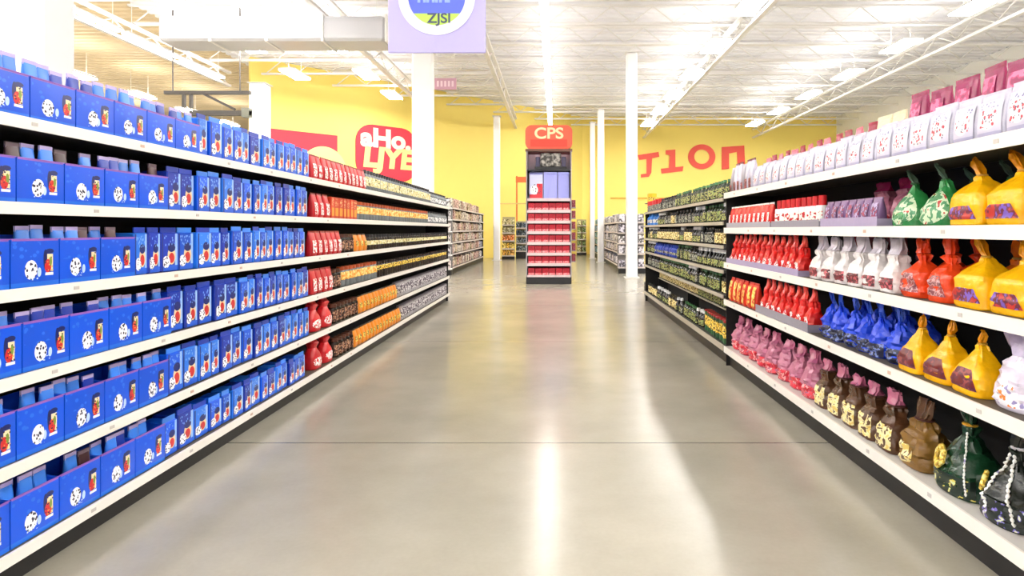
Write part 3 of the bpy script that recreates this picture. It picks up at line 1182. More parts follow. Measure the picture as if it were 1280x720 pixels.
RZ90 = PI / 2
for row in range(6):
    z = LZ[row] + .002
    h = [.185, .19, .205, .21, .21, .205][row]
    y = 2.46 - .03 * (row % 3) + (0.05 if row in (0,) else 0)
    if row == 0:
        y = 2.50
    i = 0
    w = .258
    while y + w < (4.1, 3.75, 3.7, 3.95, 3.75, 3.9)[row]:
        i += 1
        k = (i + row) % 3
        loc = (LX - .03, y + w / 2, z)
        spawn('display_carton', carton_parts(w, .2, h, k), f'blue open carton printed with a football, {ordn(i)} from the near end, {SHELF_NAME[row + 1]}', 'carton', loc, RZ90, 'blue football cartons')
        # pouches standing in the carton
        n_in = 2 + (i * 7 + row * 3) % 2 if row else 3
        slots = rnd.sample([-.080, 0.0, .080], min(n_in, 3))
        for j, sx in enumerate(sorted(slots)):
            v = 0 if rnd.random() < .6 else (1 if rnd.random() < .75 else 2)
            depth_in = .01 + .03 * rnd.random()
            yy = y + w / 2 + sx
            spawn('small_pouch', pouch_var[v], f'small {pname[v]} pouch, {ordn(j + 1)} inside the {ordn(i)} football carton, {SHELF_NAME[row + 1]}', 'pouch', (LX - .03 - depth_in - .03, yy, z + .006 + (.012 if row else .02) * rnd.random()), RZ90 + rnd.uniform(-.03, .03), 'pouches in the blue cartons')
        y += w + .006
    w = .165
    i = 0
    while y + w < 5.93:
        w = (.165, .135, .11, .15)[rnd.randrange(4)] if y < 4.8 else (.11, .13)[rnd.randrange(2)]
        i += 1
        hh = (.235 if row not in (5,) else .2) + rnd.uniform(-.01, .01)
        hh = round(hh, 2)
        spawn('slim_box', slim_parts(w, .16, hh, rnd.randrange(3)), f'slim blue printed box standing upright, {ordn(i)} beyond the football cartons, {SHELF_NAME[row + 1]}', 'box', (LX - .03 - rnd.uniform(0, .02), y + w / 2, z), RZ90, 'slim blue boxes')
        y += w + .012

# ---------------------------------------------------------------- far half of the left gondola
red = mat('pack_red', (204, 28, 36), .35, rand=.12)
red_d = mat('pack_dark_red', (150, 20, 30), .35, rand=.12)
lab_rw = speck_mat('label_red_white', (210, 40, 44), (244, 230, 226), (250, 246, 244), 55)
lab_cream = speck_mat('label_cream', (90, 80, 50), (226, 214, 150), (244, 240, 214), 40, t1=.36)
lab_white = speck_mat('label_white', (110, 112, 118), (238, 238, 236), (250, 250, 250), 40, t1=.47)
lab_orange = speck_mat('label_orange', (250, 226, 150), (246, 190, 90), (236, 150, 60), 34)
lab_yellow = speck_mat('label_yellow', (60, 50, 30), (240, 196, 60), (248, 224, 120), 55)
m_black = mat('cap_black', (24, 24, 32), .35)
m_dark = mat('glass_dark', (46, 38, 34), .2, rand=.2)
m_grey = mat('glass_grey', (120, 126, 128), .25, rand=.1)
m_orange = mat('orange_plastic', (236, 140, 30), .35, rand=.1)
m_brown = mat('brown_plastic', (84, 46, 30), .35, rand=.15)
m_silver = mat('silver_tin', (170, 166, 170), .3, metal=.0, rand=.1)
m_white = mat('white_plastic', (236, 236, 238), .35, rand=.04)
m_yellow = mat('yellow_plastic', (240, 190, 40), .35, rand=.06)


def ylx(px):
    return -LX * F / (VX - px)


KIND = {
    'red_pouch': (lambda j: pouch_parts('red_pouch', .13, .08, .235, red, red_d, lab_rw, (.12, .62, .66)), .135, 'red pouch with white lettered label', 'pouch', 'pouch'),
    'red_bag': (lambda j: bag_parts('red_bag', (red, red, lab_rw, None), (.03, .11), w=.21, d=.14, hb=.22, hn=.255, ht=.30, neck=.6, fan=.75, seed=3), .225, 'big red bag with pale label', 'bag', 'bag'),
    'orange_box': (lambda j: box_pack('orange_box', .11, .1, .22, print_mat('orange_box_print', (206, 62, 30), [('box', .1, .1, .9, .5, (240, 150, 40)), ('speck', .1, .55, .9, .95, (250, 220, 160), 8, .35)], rand=.15)), .118, 'orange and red upright box', 'box', 'box'),
    'sauce_bottle': (lambda j: bottle_parts('sauce_bottle', .044, .25, m_grey, lab_cream, m_black, j, lab=(.22, .66), capz=.80), .125, 'dark-capped bottle with cream label', 'bottle', 'bottle'),
    'pale_bottle': (lambda j: bottle_parts('pale_bottle', .045, .22, m_grey, lab_white, m_black, j), .13, 'pale bottle with white label', 'bottle', 'bottle'),
    'orange_jar': (lambda j: bottle_parts('orange_jar', .048, .21, m_grey, lab_orange, mat('lid_rust', (176, 76, 30), .4, rand=.2), j, JAR, (.34, .74), .815), .13, 'orange-lidded jar with pale label', 'jar', 'jar'),
    'brown_jar': (lambda j: bottle_parts('brown_jar', .05, .20, m_dark, speck_mat('label_brown', (40, 26, 24), (110, 62, 44), (190, 150, 120), 50), m_brown, j, JAR, (.12, .66), .815), .115, 'dark brown jar', 'jar', 'jar'),
    'cream_jar': (lambda j: bottle_parts('cream_jar', .047, .19, m_dark, lab_cream, m_black, j, JAR, (.32, .6), .815), .13, 'dark jar with cream band', 'jar', 'jar'),
    'yellow_jar': (lambda j: bottle_parts('yellow_jar', .048, .2, m_dark, lab_yellow, m_dark, j, JAR, (.46, .74), .815), .13, 'dark jar with yellow label', 'jar', 'jar'),
    'amber_pouch': (lambda j: pouch_parts('amber_pouch', .13, .08, .2, m_orange, m_dark, lab_yellow, (.3, .6, .7)), .145, 'amber pouch with dark seal', 'pouch', 'pouch'),
    'silver_tin': (lambda j: bottle_parts('silver_tin', .05, .21, m_silver, speck_mat('label_tin', (96, 84, 96), (190, 186, 190), (226, 222, 222), 40, t1=.5), mat('tin_lid', (120, 112, 118), .35, rand=.2), j, CAN, (.2, .8), .90), .13, 'silver tin with pale label', 'tin', 'tin'),
}


def box_pack(key, w, d, h, m):
    k = ('boxpack', key)
    if k not in MESH:
        t = MB(); t.box(-w / 2, w / 2, -d / 2, d / 2, 0, h, bevel=.006, front_uv=True)
        MESH[k] = [('box_body', t.mesh(key, [m]))]
    return MESH[k]


def row_fill(kind, ya, yb, z, xfront, rz, shelf, depth=.0, tray_dz=0.0, kinds=None, beyond='', jitter=.006, start=0, n_fixed=0):
    f, pitch, lab, cat, noun = (kinds or KIND)[kind]
    n = n_fixed or max(1, int((yb - ya) / pitch))
    p = (yb - ya) / n
    for i in range(n):
        y = ya + p * (i + .5)
        parts = f(y > 8.2)
        # depth of the front item
        md = max(abs(v.co.y) for v in parts[0][1].vertices)
        sg = -1 if rz > 0 else 1
        x = xfront + sg * (md + .03 + rnd.uniform(0, jitter) + depth)
        spawn(kind, parts, f'{lab}, {ordn(start + i + 1)} from the near end, {shelf}', cat, (x, y, z + tray_dz), rz + rnd.uniform(-.05, .05), f'{lab.split(" with")[0]}s, {shelf}')


LROWS = [
    [(395, 462, 'red_pouch'), (462, 541, 'sauce_bottle'), (541, 561, 'pale_bottle')],
    [(396, 418, 'red_pouch'), (418, 450, 'orange_box'), (450, 538, 'orange_jar'), (538, 561, 'pale_bottle')],
    [(395, 432, 'red_pouch'), (432, 448, 'brown_jar'), (448, 464, 'amber_pouch'), (464, 561, 'cream_jar')],
    [(395, 421, 'red_pouch'), (421, 432, 'brown_jar'), (432, 476, 'orange_jar'), (476, 561, 'yellow_jar')],
    [(396, 423, 'red_bag'), (423, 453, 'brown_jar'), (453, 500, 'amber_pouch'), (500, 561, 'silver_tin')],
    [(396, 425, 'red_bag'), (425, 447, 'brown_jar'), (447, 505, 'amber_pouch'), (505, 561, 'silver_tin')],
]
for row, segs in enumerate(LROWS):
    for x0, x1, kind in segs:
        row_fill(kind, max(5.95, ylx(x0)) + .004, ylx(x1) - .004, LZ[row] + .002, LX, RZ90, 'long gondola ' + SHELF_NAME[row + 1])

# ---------------------------------------------------------------- bags on the right gondola
plastic = lambda n, c, r=.26, rd=.06: mat(n, c, r, rand=rd, var=.22, scale=26, bump=.55)
y_body = plastic('film_yellow', (246, 184, 12))
y_fan = plastic('film_yellow_fan', (240, 160, 16))
y_lab = speck_mat('label_purple_red', (190, 50, 40), (110, 40, 60), (120, 90, 190), 32, t1=.45, t2=.58)
y_dark = speck_mat('label_maroon', (110, 30, 30), (90, 34, 56), (150, 70, 70), 30)
ro_body = plastic('film_red_orange', (232, 70, 26))
ro_lab = speck_mat('label_dusky', (150, 60, 60), (196, 150, 150), (120, 60, 70), 40)
gr_body = plastic('film_green', (44, 128, 66))
gr_lab = speck_mat('label_green_red', (176, 50, 40), (200, 220, 186), (70, 140, 92), 30, t1=.36, t2=.52)
gr_fan = plastic('film_grey_green', (120, 150, 130))
wh_body = plastic('film_white', (236, 230, 230))
wh_fan = plastic('film_white_fan', (206, 198, 210))
wh_lab = speck_mat('label_white_dark_red', (120, 24, 36), (70, 40, 46), (200, 90, 100), 45)
bl_body = plastic('film_blue', (34, 74, 220))
bl_fan = plastic('film_blue_fan', (50, 90, 210))
bl_lab = speck_mat('label_blue_dark', (28, 30, 60), (40, 44, 60), (110, 130, 190), 40)
rd_body = plastic('film_red', (222, 34, 30))
rd_fan = plastic('film_red_fan', (232, 60, 50))
pk_body = plastic('film_pink', (186, 110, 138))
pk_fan = plastic('film_pink_fan', (176, 92, 124))
pk_lab = speck_mat('label_crimson', (216, 40, 60), (190, 30, 50), (236, 160, 160), 30)
br_body = plastic('film_brown', (84, 54, 34))
br_lab = speck_mat('label_cream_brown', (90, 60, 30), (240, 226, 170), (226, 200, 110), 30, t1=.42)
gd_body = plastic('film_gold', (122, 88, 36))
dg_body = plastic('film_dark_green', (18, 56, 34))
dg_lab = speck_mat('label_floral', (24, 40, 32), (214, 200, 90), (200, 214, 180), 34, t1=.60, t2=.66)
bk_body = plastic('film_black_green', (18, 26, 20))
bk_lab = speck_mat('label_bead', (24, 34, 30), (120, 110, 200), (220, 226, 190), 36, t1=.57, t2=.63)
cl_body = plastic('film_clear_lilac', (224, 216, 234), .2)
cl_fan = plastic('film_lilac_fan', (186, 174, 208), .2)
cl_lab = speck_mat('label_lilac_orange', (240, 130, 50), (240, 236, 244), (150, 140, 190), 24, t1=.4, t2=.58)
mg0 = plastic('film_magenta_fan', (172, 40, 96))
or_body = plastic('film_orange', (240, 120, 20))
tie_gold = mat('tie_gold', (200, 150, 40), .4)
tie_dark = mat('tie_dark', (70, 30, 24), .5)
tie_green = mat('tie_green', (40, 90, 50), .5)
tie_white = mat('tie_white', (220, 214, 220), .4)
patch_pale = mat('patch_pale', (250, 214, 140), .35)

BAGS = {}


def bagkind(key, mats, label, tie=True, **kw):
    """three slightly different bags of each kind, none a copy of its neighbour"""
    out = []
    for s_ in range(3):
        q = dict(kw); q['seed'] = kw.get('seed', 1.0) + s_ * 4.7
        q['lean'] = kw.get('lean', 0) * (1, .6, 1.25)[s_]
        q['ht'] = kw['ht'] * (1, .97, 1.03)[s_]
        out.append(bag_parts(f'{key}_{"abc"[s_]}', mats, label, tie, **q))
    BAGS[key] = out
    return out


bagkind('yellow_bag', (y_body, y_fan, y_lab, tie_gold), (.03, .092, dict(half=.66, shape='tri')), w=.238, d=.21, hb=.22, hn=.238, ht=.318, neck=.14, fan=.24, lean=-.06, square=5, seed=1, round_='house', wrinkle=.009)
bagkind('low_yellow_bag', (y_body, y_fan, y_dark, tie_gold), (.03, .12, dict(half=.74, shape='tri')), w=.225, d=.19, hb=.215, hn=.235, ht=.305, neck=.11, fan=.20, lean=.012, square=4.5, seed=2, round_='tent', wrinkle=.009)
bagkind('red_orange_bag', (ro_body, ro_body, ro_lab, None), (.03, .13, dict(half=.7, shape='tri')), w=.20, d=.18, hb=.20, hn=.235, ht=.315, neck=.3, fan=.5, lean=-.03, square=3.4, seed=3, wrinkle=.016, round_='house')
bagkind('green_bag', (gr_body, gr_fan, gr_lab, tie_green), (.01, .185, dict(half=1.05)), w=.265, d=.19, hb=.215, hn=.24, ht=.315, neck=.10, fan=.16, lean=-.07, square=2.8, seed=4, round_='tent', wrinkle=.011)
bagkind('white_bag', (wh_body, wh_fan, wh_lab, None), (.02, .085, dict(half=.75, shape='box')), w=.175, d=.17, hb=.20, hn=.215, ht=.315, neck=.58, fan=.84, lean=-.015, square=4.0, seed=5, wrinkle=.014, round_='boot')
bagkind('blue_bag', (bl_body, bl_fan, bl_lab, None), (.005, .085, dict(half=1.2, shape='box')), w=.142, d=.15, hb=.20, hn=.235, ht=.325, neck=.3, fan=.55, lean=-.03, square=2.3, seed=6, wrinkle=.026, round_='sack')
bagkind('small_red_bag', (rd_body, rd_fan, lab_rw, None), (.03, .10, dict(half=.6)), w=.118, d=.14, hb=.19, hn=.215, ht=.30, neck=.55, fan=.8, lean=-.01, square=3, seed=7, wrinkle=.016, round_='boot')
bagkind('pink_bag', (pk_body, pk_fan, pk_lab, None), (.008, .10, dict(half=1.2, shape='box')), w=.23, d=.19, hb=.24, hn=.27, ht=.345, neck=.66, fan=.84, lean=-.02, square=2.6, seed=8, wrinkle=.024, round_='sack')
bagkind('plum_bag', (pk_body, mg0, pk_lab, None), (.008, .08, dict(half=1.2, shape='box')), w=.24, d=.16, hb=.21, hn=.235, ht=.295, neck=.6, fan=.84, lean=-.02, square=2.6, seed=8, wrinkle=.02, round_='sack')
bagkind('brown_bag', (br_body, pk_fan, br_lab, tie_dark), (.02, .15, dict(half=.75, shape='box')), w=.20, d=.17, hb=.23, hn=.265, ht=.335, neck=.55, fan=.72, lean=-.01, square=3.4, seed=9, wrinkle=.018, round_='boot')
bagkind('gold_bag', (gd_body, br_body, br_lab, tie_dark), (.015, .13, dict(half=.7, shift=-.35)), w=.26, d=.2, hb=.22, hn=.26, ht=.36, neck=.4, fan=.62, lean=.02, square=2.6, seed=10, wrinkle=.022, round_='sack')
bagkind('dark_green_bag', (dg_body, dg_body, dg_lab, tie_gold), (.01, .10, dict(half=1.1, shape='box')), w=.33, d=.26, hb=.29, hn=.33, ht=.43, neck=.2, fan=.40, lean=-.03, square=2.4, seed=11, wrinkle=.018, round_='tent')
bagkind('beaded_bag', (bk_body, bk_body, bk_lab, tie_white), (.008, .11, dict(half=1.2, shape='box')), w=.28, d=.25, hb=.29, hn=.33, ht=.42, neck=.22, fan=.42, lean=.02, square=2.4, seed=12, wrinkle=.018, round_='tent')
bagkind('lilac_bag', (cl_body, cl_fan, cl_lab, None), (.02, .11, dict(half=.8, shape='tri')), w=.215, d=.18, hb=.19, hn=.225, ht=.325, neck=.5, fan=1.02, lean=-.02, square=2.8, seed=13, wrinkle=.02, round_='sack')
bagkind('orange_bag', (or_body, or_body, y_lab, tie_gold), (.03, .11, dict(half=.8, shape='round')), w=.205, d=.18, hb=.20, hn=.225, ht=.315, neck=.2, fan=.5, lean=.03, square=4.0, seed=14, round_='house')
bagkind('maroon_bag', (plastic('film_maroon', (96, 26, 34)), plastic('film_maroon_fan', (120, 40, 50)), None, tie_dark), None, w=.16, d=.13, hb=.19, hn=.22, ht=.32, neck=.4, fan=.75, square=2.6, seed=15, wrinkle=.016)

# trims on the dark bags: strings of pale beads and a yellow flower ring
def bead_string(g, a0, a1, z0, z1, n=15, r=.0085):
    b = MB(); rows_ = []
    for i in range(n * 4 + 1):
        f = i / (n * 4)
        z = z1 + (z0 - z1) * f
        p = g.point(g.interp(z), a0 + (a1 - a0) * f, .008)
        q = r * (.35 + .65 * abs(math.sin(PI * f * n)))
        t = Vector((0, 0, 1)); u = Vector((1, 0, 0)); w_ = Vector((0, 1, 0))
        rows_.append([p + (u * math.cos(2 * PI * k / 6) + w_ * math.sin(2 * PI * k / 6)) * q for k in range(6)])
    return b.rings(rows_)


bead_m = speck_mat('bead_white', (150, 140, 190), (240, 240, 236), (250, 250, 248), 30, t1=.40, t2=.6)
ring_y = speck_mat('flower_yellow', (180, 140, 40), (240, 206, 70), (250, 236, 150), 60)


def flower_ring(g, a, z, R=.034, r=.011):
    c = g.point(g.interp(z), a, .012)
    out = Vector((math.cos(a), math.sin(a), .25)).normalized()
    u = out.cross(Vector((0, 0, 1))).normalized(); v = u.cross(out)
    b = MB(); rows_ = []
    for i in range(25):
        t = 2 * PI * i / 24
        d = u * math.cos(t) + v * math.sin(t)
        rr = R * (1 + .12 * math.sin(t * 6))
        rows_.append([c + d * (rr + r * math.cos(2 * PI * k / 6)) + out * r * math.sin(2 * PI * k / 6) for k in range(6)])
    return b.rings(rows_, cap0=False, cap1=False)


for s_ in range(3):
    g = Bag(w=.28, d=.25, hb=.29, hn=.33, ht=.42, neck=.22, fan=.42, square=2.4, seed=12 + s_ * 4.7, wrinkle=.018, round_='tent')
    P_ = BAGS['beaded_bag'][s_]
    P_[0][3].append(('bead_string', bead_string(g, -PI / 2 - .5, -PI / 2 - .15, .03, .30).mesh('bead_string', [bead_m])))
    P_[0][3].append(('bead_string', bead_string(g, -PI / 2 + .2, -PI / 2 + .75, .03, .30).mesh('bead_string', [bead_m])))
    P_[0][3].append(('flower_ring', flower_ring(g, -PI / 2 - .75, .15).mesh('flower_ring', [ring_y])))
    g = Bag(w=.33, d=.26, hb=.29, hn=.33, ht=.43, neck=.2, fan=.40, square=2.4, seed=11 + s_ * 4.7, wrinkle=.018, round_='tent')
    P_ = BAGS['dark_green_bag'][s_]
    P_[0][3].append(('flower_ring', flower_ring(g, -PI / 2 - .3, .155, .045, .014).mesh('flower_ring', [ring_y])))
    P_[0][3].append(('bead_string', bead_string(g, -PI / 2 + .6, -PI / 2 + .8, .03, .30, 18, .006).mesh('bead_string', [bead_m])))

LOOK = {
    'yellow_bag': 'yellow gathered bag with purple and red label', 'low_yellow_bag': 'yellow gathered bag with maroon label', 'red_orange_bag': 'red-orange gathered bag', 'green_bag': 'green gathered bag with red floral label',
    'white_bag': 'white gathered bag with dark red label', 'blue_bag': 'bright blue gathered bag', 'small_red_bag': 'small red gathered bag', 'pink_bag': 'pink cellophane bag with crimson base', 'plum_bag': 'plum cellophane bag', 'brown_bag': 'brown bag with cream label',
    'gold_bag': 'gold-brown gathered bag', 'dark_green_bag': 'large dark green bag with yellow floral trim', 'beaded_bag': 'black-green bag with strings of white beads', 'lilac_bag': 'clear lilac bag with wide flared top',
    'orange_bag': 'orange gathered bag', 'maroon_bag': 'dark maroon bag',
}
count = {}


def put(kind, y, row, depth=0.0, extra='', rz=None, dz=0.0):
    k = (kind, row, depth > .1)
    count[k] = count.get(k, 0) + 1
    parts = BAGS[kind][(count[k] + row) % 3]
    md = max(abs(v.co.y) for v in parts[0][1].vertices)
    x = RX + .035 + md + depth + rnd.uniform(0, .008)
    sh = ['top shelf', 'second-from-top shelf', 'third-from-top shelf', 'fourth-from-top shelf', 'bottom shelf'][row]
    pos = f'{ordn(count[k])} from the near end'
    back = 'back-row ' if depth > .1 else ''
    lab = f'{back}{LOOK[kind]}, {pos}, {sh}'
    spawn(kind, parts, lab, 'bag', (x, y, RZ[row] + .002 + dz), (-PI / 2 if rz is None else rz) + rnd.uniform(-.05, .05), f'{kind.replace("_", " ")}s, {back}{sh}')


# second shelf
put('orange_bag', 2.51, 1)
for y in (2.735, 2.985):
    put('yellow_bag', y, 1)
put('orange_bag', 2.80, 1, .25)
for y in (3.255, 3.545):
    put('green_bag', y, 1)
for y in (3.12, 3.42):
    put('green_bag', y, 1, .245)
# third shelf
for y in (2.465, 2.71, 2.96):
    put('yellow_bag', y, 2)
for y in (2.83, 3.08):
    put('orange_bag', y, 2, .24)
for y in (3.215, 3.455):
    put('red_orange_bag', y, 2)
for y in (3.33, 3.56):
    put('red_orange_bag', y, 2, .22)
for i in range(6):
    put('white_bag', 3.70 + i * .205, 2)
for i in range(5):
    put('maroon_bag', 3.80 + i * .205, 2, .21)
# fourth shelf
for y in (2.46, 2.72):
    put('lilac_bag', y, 3)
for y in (2.99, 3.23, 3.465):
    put('low_yellow_bag', y, 3)
for i in range(6):
    put('blue_bag', 3.675 + i * .182, 3)
for i in range(5):
    put('blue_bag', 3.77 + i * .182, 3, .2)
# bottom shelf
for y in (2.50, 2.80):
    put('beaded_bag', y, 4)
put('dark_green_bag', 3.135, 4)
for y in (3.47,):
    put('gold_bag', y, 4)
for y in (3.73, 3.96, 4.19, 4.42, 4.65):
    put('brown_bag', y, 4)
for i in range(8):
    put('pink_bag', 4.90 + i * .283, 4)

sh5 = ['top shelf', 'second-from-top shelf', 'third-from-top shelf', 'fourth-from-top shelf', 'bottom shelf']


def tray(y0, y1, row, m, label, h=.055, dep=.2, x=RX + .02):
    r = thing('display_tray', label, 'tray', (x, (y0 + y1) / 2, RZ[row] + .001), 0)
    L = (y1 - y0) / 2
    t = MB(); t.box(.004, dep, -L, L, 0, .003); link('tray_base', t.mesh('tray_base', [m]), r)
    t = MB(); t.box(0, .003, -L, L, 0, h); link('front_lip', t.mesh('front_lip', [m]), r)
    t = MB(); t.box(.0035, dep, -L - .001, -L + .002, .0035, h * .8); link('end_lip', t.mesh('end_lip', [m]), r)
    t = MB(); t.box(.0035, dep, L - .002, L + .001, .0035, h * .8); link('end_lip', t.mesh('end_lip', [m]), r)


def rowR(kind, ya, yb, row, dz=0.0, depth=0.0, kinds=None):
    row_fill(kind, ya, yb, RZ[row] + .002 + dz, RX, -RZ90, 'bag gondola ' + sh5[row], kinds=kinds, depth=depth)


KR = {
    'purple_pouch': (lambda j: pouch_parts('purple_pouch', .095, .07, .17, mat('film_purple', (128, 92, 142), .3, rand=.12), mat('film_purple_seal', (150, 120, 160), .35), speck_mat('label_purple', (150, 40, 80), (90, 60, 110), (170, 150, 190), 50), (.2, .8, .75)), .102, 'small purple pouch', 'pouch', ''),
    'red_cap_bottle': (lambda j: bottle_parts('red_cap_bottle', .045, .225, m_white, speck_mat('label_red_cap', (196, 30, 36), (238, 236, 226), (246, 244, 240), 40, t1=.43), red, j, lab=(.16, .5), capz=.66), .106, 'white bottle with tall red cap', 'bottle', ''),
    'red_sachet': (lambda j: pouch_parts('red_sachet', .12, .08, .22, rd_body, m_white, lab_rw, (.12, .6, .5)), .132, 'red sachet with white seal', 'pouch', ''),
    'red_packet': (lambda j: BAGS['small_red_bag'][rnd.randrange(3)], .148, 'small red gathered bag', 'bag', ''),
    'red_gold_pouch': (lambda j: pouch_parts('red_gold_pouch', .13, .09, .25, mat('film_red_gold', (216, 50, 30), .3, rand=.1), red, speck_mat('label_gold', (216, 60, 36), (240, 190, 70), (250, 226, 140), 26), (.1, .85, .7)), .14, 'red and gold pouch', 'pouch', ''),
}
tray(3.73, 4.53, 1, lav_tray, 'lavender-grey tray holding the small purple pouches', .06)
rowR('purple_pouch', 3.75, 4.52, 1, .005, kinds=KR)
put('plum_bag', 3.98, 1, .22)
put('plum_bag', 4.27, 1, .22)
tray(4.56, 5.56, 1, grey_tray, 'grey tray holding the red-capped white bottles')
rowR('red_cap_bottle', 4.57, 5.55, 1, .005, kinds=KR)
tray(5.6, 7.02, 1, mat('pale_grey_tray', (160, 158, 168), .45), 'pale grey tray holding the red sachets at the far end of the bag gondola')
rowR('red_sachet', 5.62, 7.0, 1, .005, kinds=KR)
tray(4.95, 7.03, 2, lav_tray, 'lavender tray holding small red bags on the third shelf down')
rowR('red_packet', 4.975, 7.0, 2, .005, kinds=KR)
tray(4.76, 6.0, 3, grey_tray, 'grey tray holding small red bags on the fourth shelf down', .07)
rowR('red_packet', 4.785, 5.975, 3, .005, kinds=KR)
rowR('red_gold_pouch', 6.05, 7.02, 3, 0, kinds=KR)

# top shelf: white pouches in front, magenta pouches behind
w_front = print_mat('white_pouch_print', (206, 204, 222), [('disc', .5, .5, .36, .34, (240, 226, 232)), ('speck', .15, .25, .85, .75, (196, 44, 66), 7, .36), ('speck', .2, .2, .8, .7, (70, 60, 90), 9, .26), ('speck', .1, .78, .9, .95, (130, 130, 170), 10, .35), ('box', 0, 0, 1, .1, (176, 174, 206))], rough=.3)
wp_body = plastic('film_white_lilac', (206, 204, 222))
mg_body = plastic('film_magenta', (150, 36, 86))
mg_lab = speck_mat('label_magenta', (226, 120, 160), (190, 60, 110), (150, 36, 86), 24)
wpp = [pouch_parts(f'white_pouch_{"abc"[k]}', .172, .09, .205 + .006 * k, wp_body, None, w_front, (.05, .8, .85), seed=k * 3.0) for k in range(3)]
mgp = [pouch_parts(f'magenta_pouch_{"abc"[k]}', .168, .09, .365 + .012 * k, mg_body, None, mg_lab, (.5, .85, .6), seed=k * 2.0 + 1) for k in range(3)]
crp = [pouch_parts('cream_pouch', .15, .08, .32, plastic('film_cream', (232, 218, 180)), None, speck_mat('label_cream_black', (50, 40, 36), (232, 218, 180), (240, 230, 200), 30, t1=.4)),
       pouch_parts('crimson_pouch', .09, .07, .31, plastic('film_crimson', (150, 30, 60)), None),
       pouch_parts('rose_pouch', .12, .08, .30, plastic('film_rose', (214, 120, 140)), None)]
y = 2.44; i = 0
while y < 6.2:
    i += 1
    spawn('white_pouch', wpp[i % 3], f'white pouch with red print, {ordn(i)} from the near end, front of the top shelf', 'pouch', (RX + .085 + rnd.uniform(0, .006), y, RZ[0] + .002), -RZ90 + rnd.uniform(-.04, .04), 'white pouches on the top shelf')
    y += .182
y0 = y
y = 2.45; i = 0
mi = [0, 0, 0, 0, 0, 0, 0, 0]
while y < 3.75:
    i += 1
    spawn('magenta_pouch', mgp[(i * 2) % 3], f'tall magenta pouch, {ordn(i)} from the near end, behind the white pouches', 'pouch', (RX + .235 + rnd.uniform(0, .02), y, RZ[0] + .002), -RZ90 + rnd.uniform(-.12, .12), 'magenta pouches on the top shelf')
    y += .205
i = [0, 0, 0]
q = 0
while y < 6.3:
    v = (0, 0, 1, 2, 1, 1, 2, 1, 2)[q % 9]; q += 1
    if q > 8:
        v = 1 + (q % 2)
    i[v] += 1
    nm = ('cream', 'crimson', 'rose')[v]
    spawn(f'{nm}_pouch', crp[v], f'tall {nm} pouch, {ordn(i[v])} of its colour from the near end, behind the white pouches', 'pouch', (RX + .23 + rnd.uniform(0, .02), y, RZ[0] + .002), -RZ90 + rnd.uniform(-.15, .15), f'{nm} pouches on the top shelf')
    y += .17
i = 0
y = y0
kp = [pouch_parts('slim_white_pouch', .12, .08, .30, wp_body, mat('seal_maroon', (110, 40, 60), .4), wh_lab, (.04, .35, .6)), pouch_parts('grey_white_pouch', .12, .08, .27, mat('film_grey', (150, 146, 160), .35), wp_body, wh_lab, (.05, .3, .5))]
while y < 7.0:
    i += 1
    v = 1 if i % 3 == 0 else 0
    spawn('slim_pouch', kp[v], f'tall slim {"grey" if v else "white"} pouch, {ordn(i)} after the white pouches, top bag shelf', 'pouch', (RX + .085, y, RZ[0] + .002), -RZ90, 'slim pouches at the far end of the top shelf')
    y += .135

# ---------------------------------------------------------------- dark bottle gondola
olive = mat('bottle_olive', (40, 52, 34), .25, rand=.3)
blackb = mat('bottle_black', (26, 28, 26), .25, rand=.3)
lab_g = speck_mat('label_green_yellow', (26, 36, 26), (206, 200, 120), (130, 160, 90), 55, t1=.5, t2=.58)
lab_k = speck_mat('label_black_white', (26, 26, 26), (220, 220, 200), (70, 76, 64), 55, t1=.5, t2=.57)
m_green = mat('cap_green', (50, 110, 60), .4, rand=.3)
m_blue = mat('blue_plastic', (40, 120, 210), .35, rand=.1)
m_blue2 = mat('deep_blue_plastic', (24, 60, 170), .35, rand=.15)
KD = {
    'olive_bottle': (lambda j: bottle_parts('olive_bottle', .046, .215, olive, lab_g, m_green, j, lab=(.1, .6)), .112, 'olive bottle with yellow-green label', 'bottle', ''),
    'black_bottle': (lambda j: bottle_parts('black_bottle', .046, .205, blackb, lab_k, blackb, j, lab=(.1, .56)), .112, 'black bottle with speckled white label', 'bottle', ''),
    'spray_bottle': (lambda j: bottle_parts('spray_bottle', .048, .22, blackb, lab_g, m_white, j, SPRAY, (.08, .42), .80), .118, 'dark spray bottle with pale head', 'bottle', ''),
    'gold_jar': (lambda j: bottle_parts('gold_jar', .05, .19, m_dark, speck_mat('label_gold_cream', (120, 100, 40), (238, 214, 130), (250, 238, 190), 45), blackb, j, JAR, (.1, .74), .815), .115, 'jar with gold and cream label', 'jar', ''),
    'sky_blue_bottle': (lambda j: bottle_parts('sky_blue_bottle', .06, .22, m_blue, lab_white, m_blue, j, lab=(.2, .5)), .14, 'sky blue bottle', 'bottle', ''),
    'deep_blue_bottle': (lambda j: bottle_parts('deep_blue_bottle', .05, .2, m_blue2, lab_k, m_blue2, j, lab=(.2, .4)), .12, 'deep blue bottle', 'bottle', ''),
    'tall_green_can': (lambda j: bottle_parts('tall_green_can', .05, .26, mat('can_green', (40, 84, 50), .35, rand=.3), lab_yellow, red_d, j, CAN, (.25, .75), .9), .115, 'tall green can with yellow label', 'can', ''),
    'red_topped_can': (lambda j: bottle_parts('red_topped_can', .05, .22, m_grey, lab_k, red, j, CAN, (.2, .6), .75), .115, 'grey can with red top', 'can', ''),
}


def yrx(px):
    return RX * F / (px - VX)


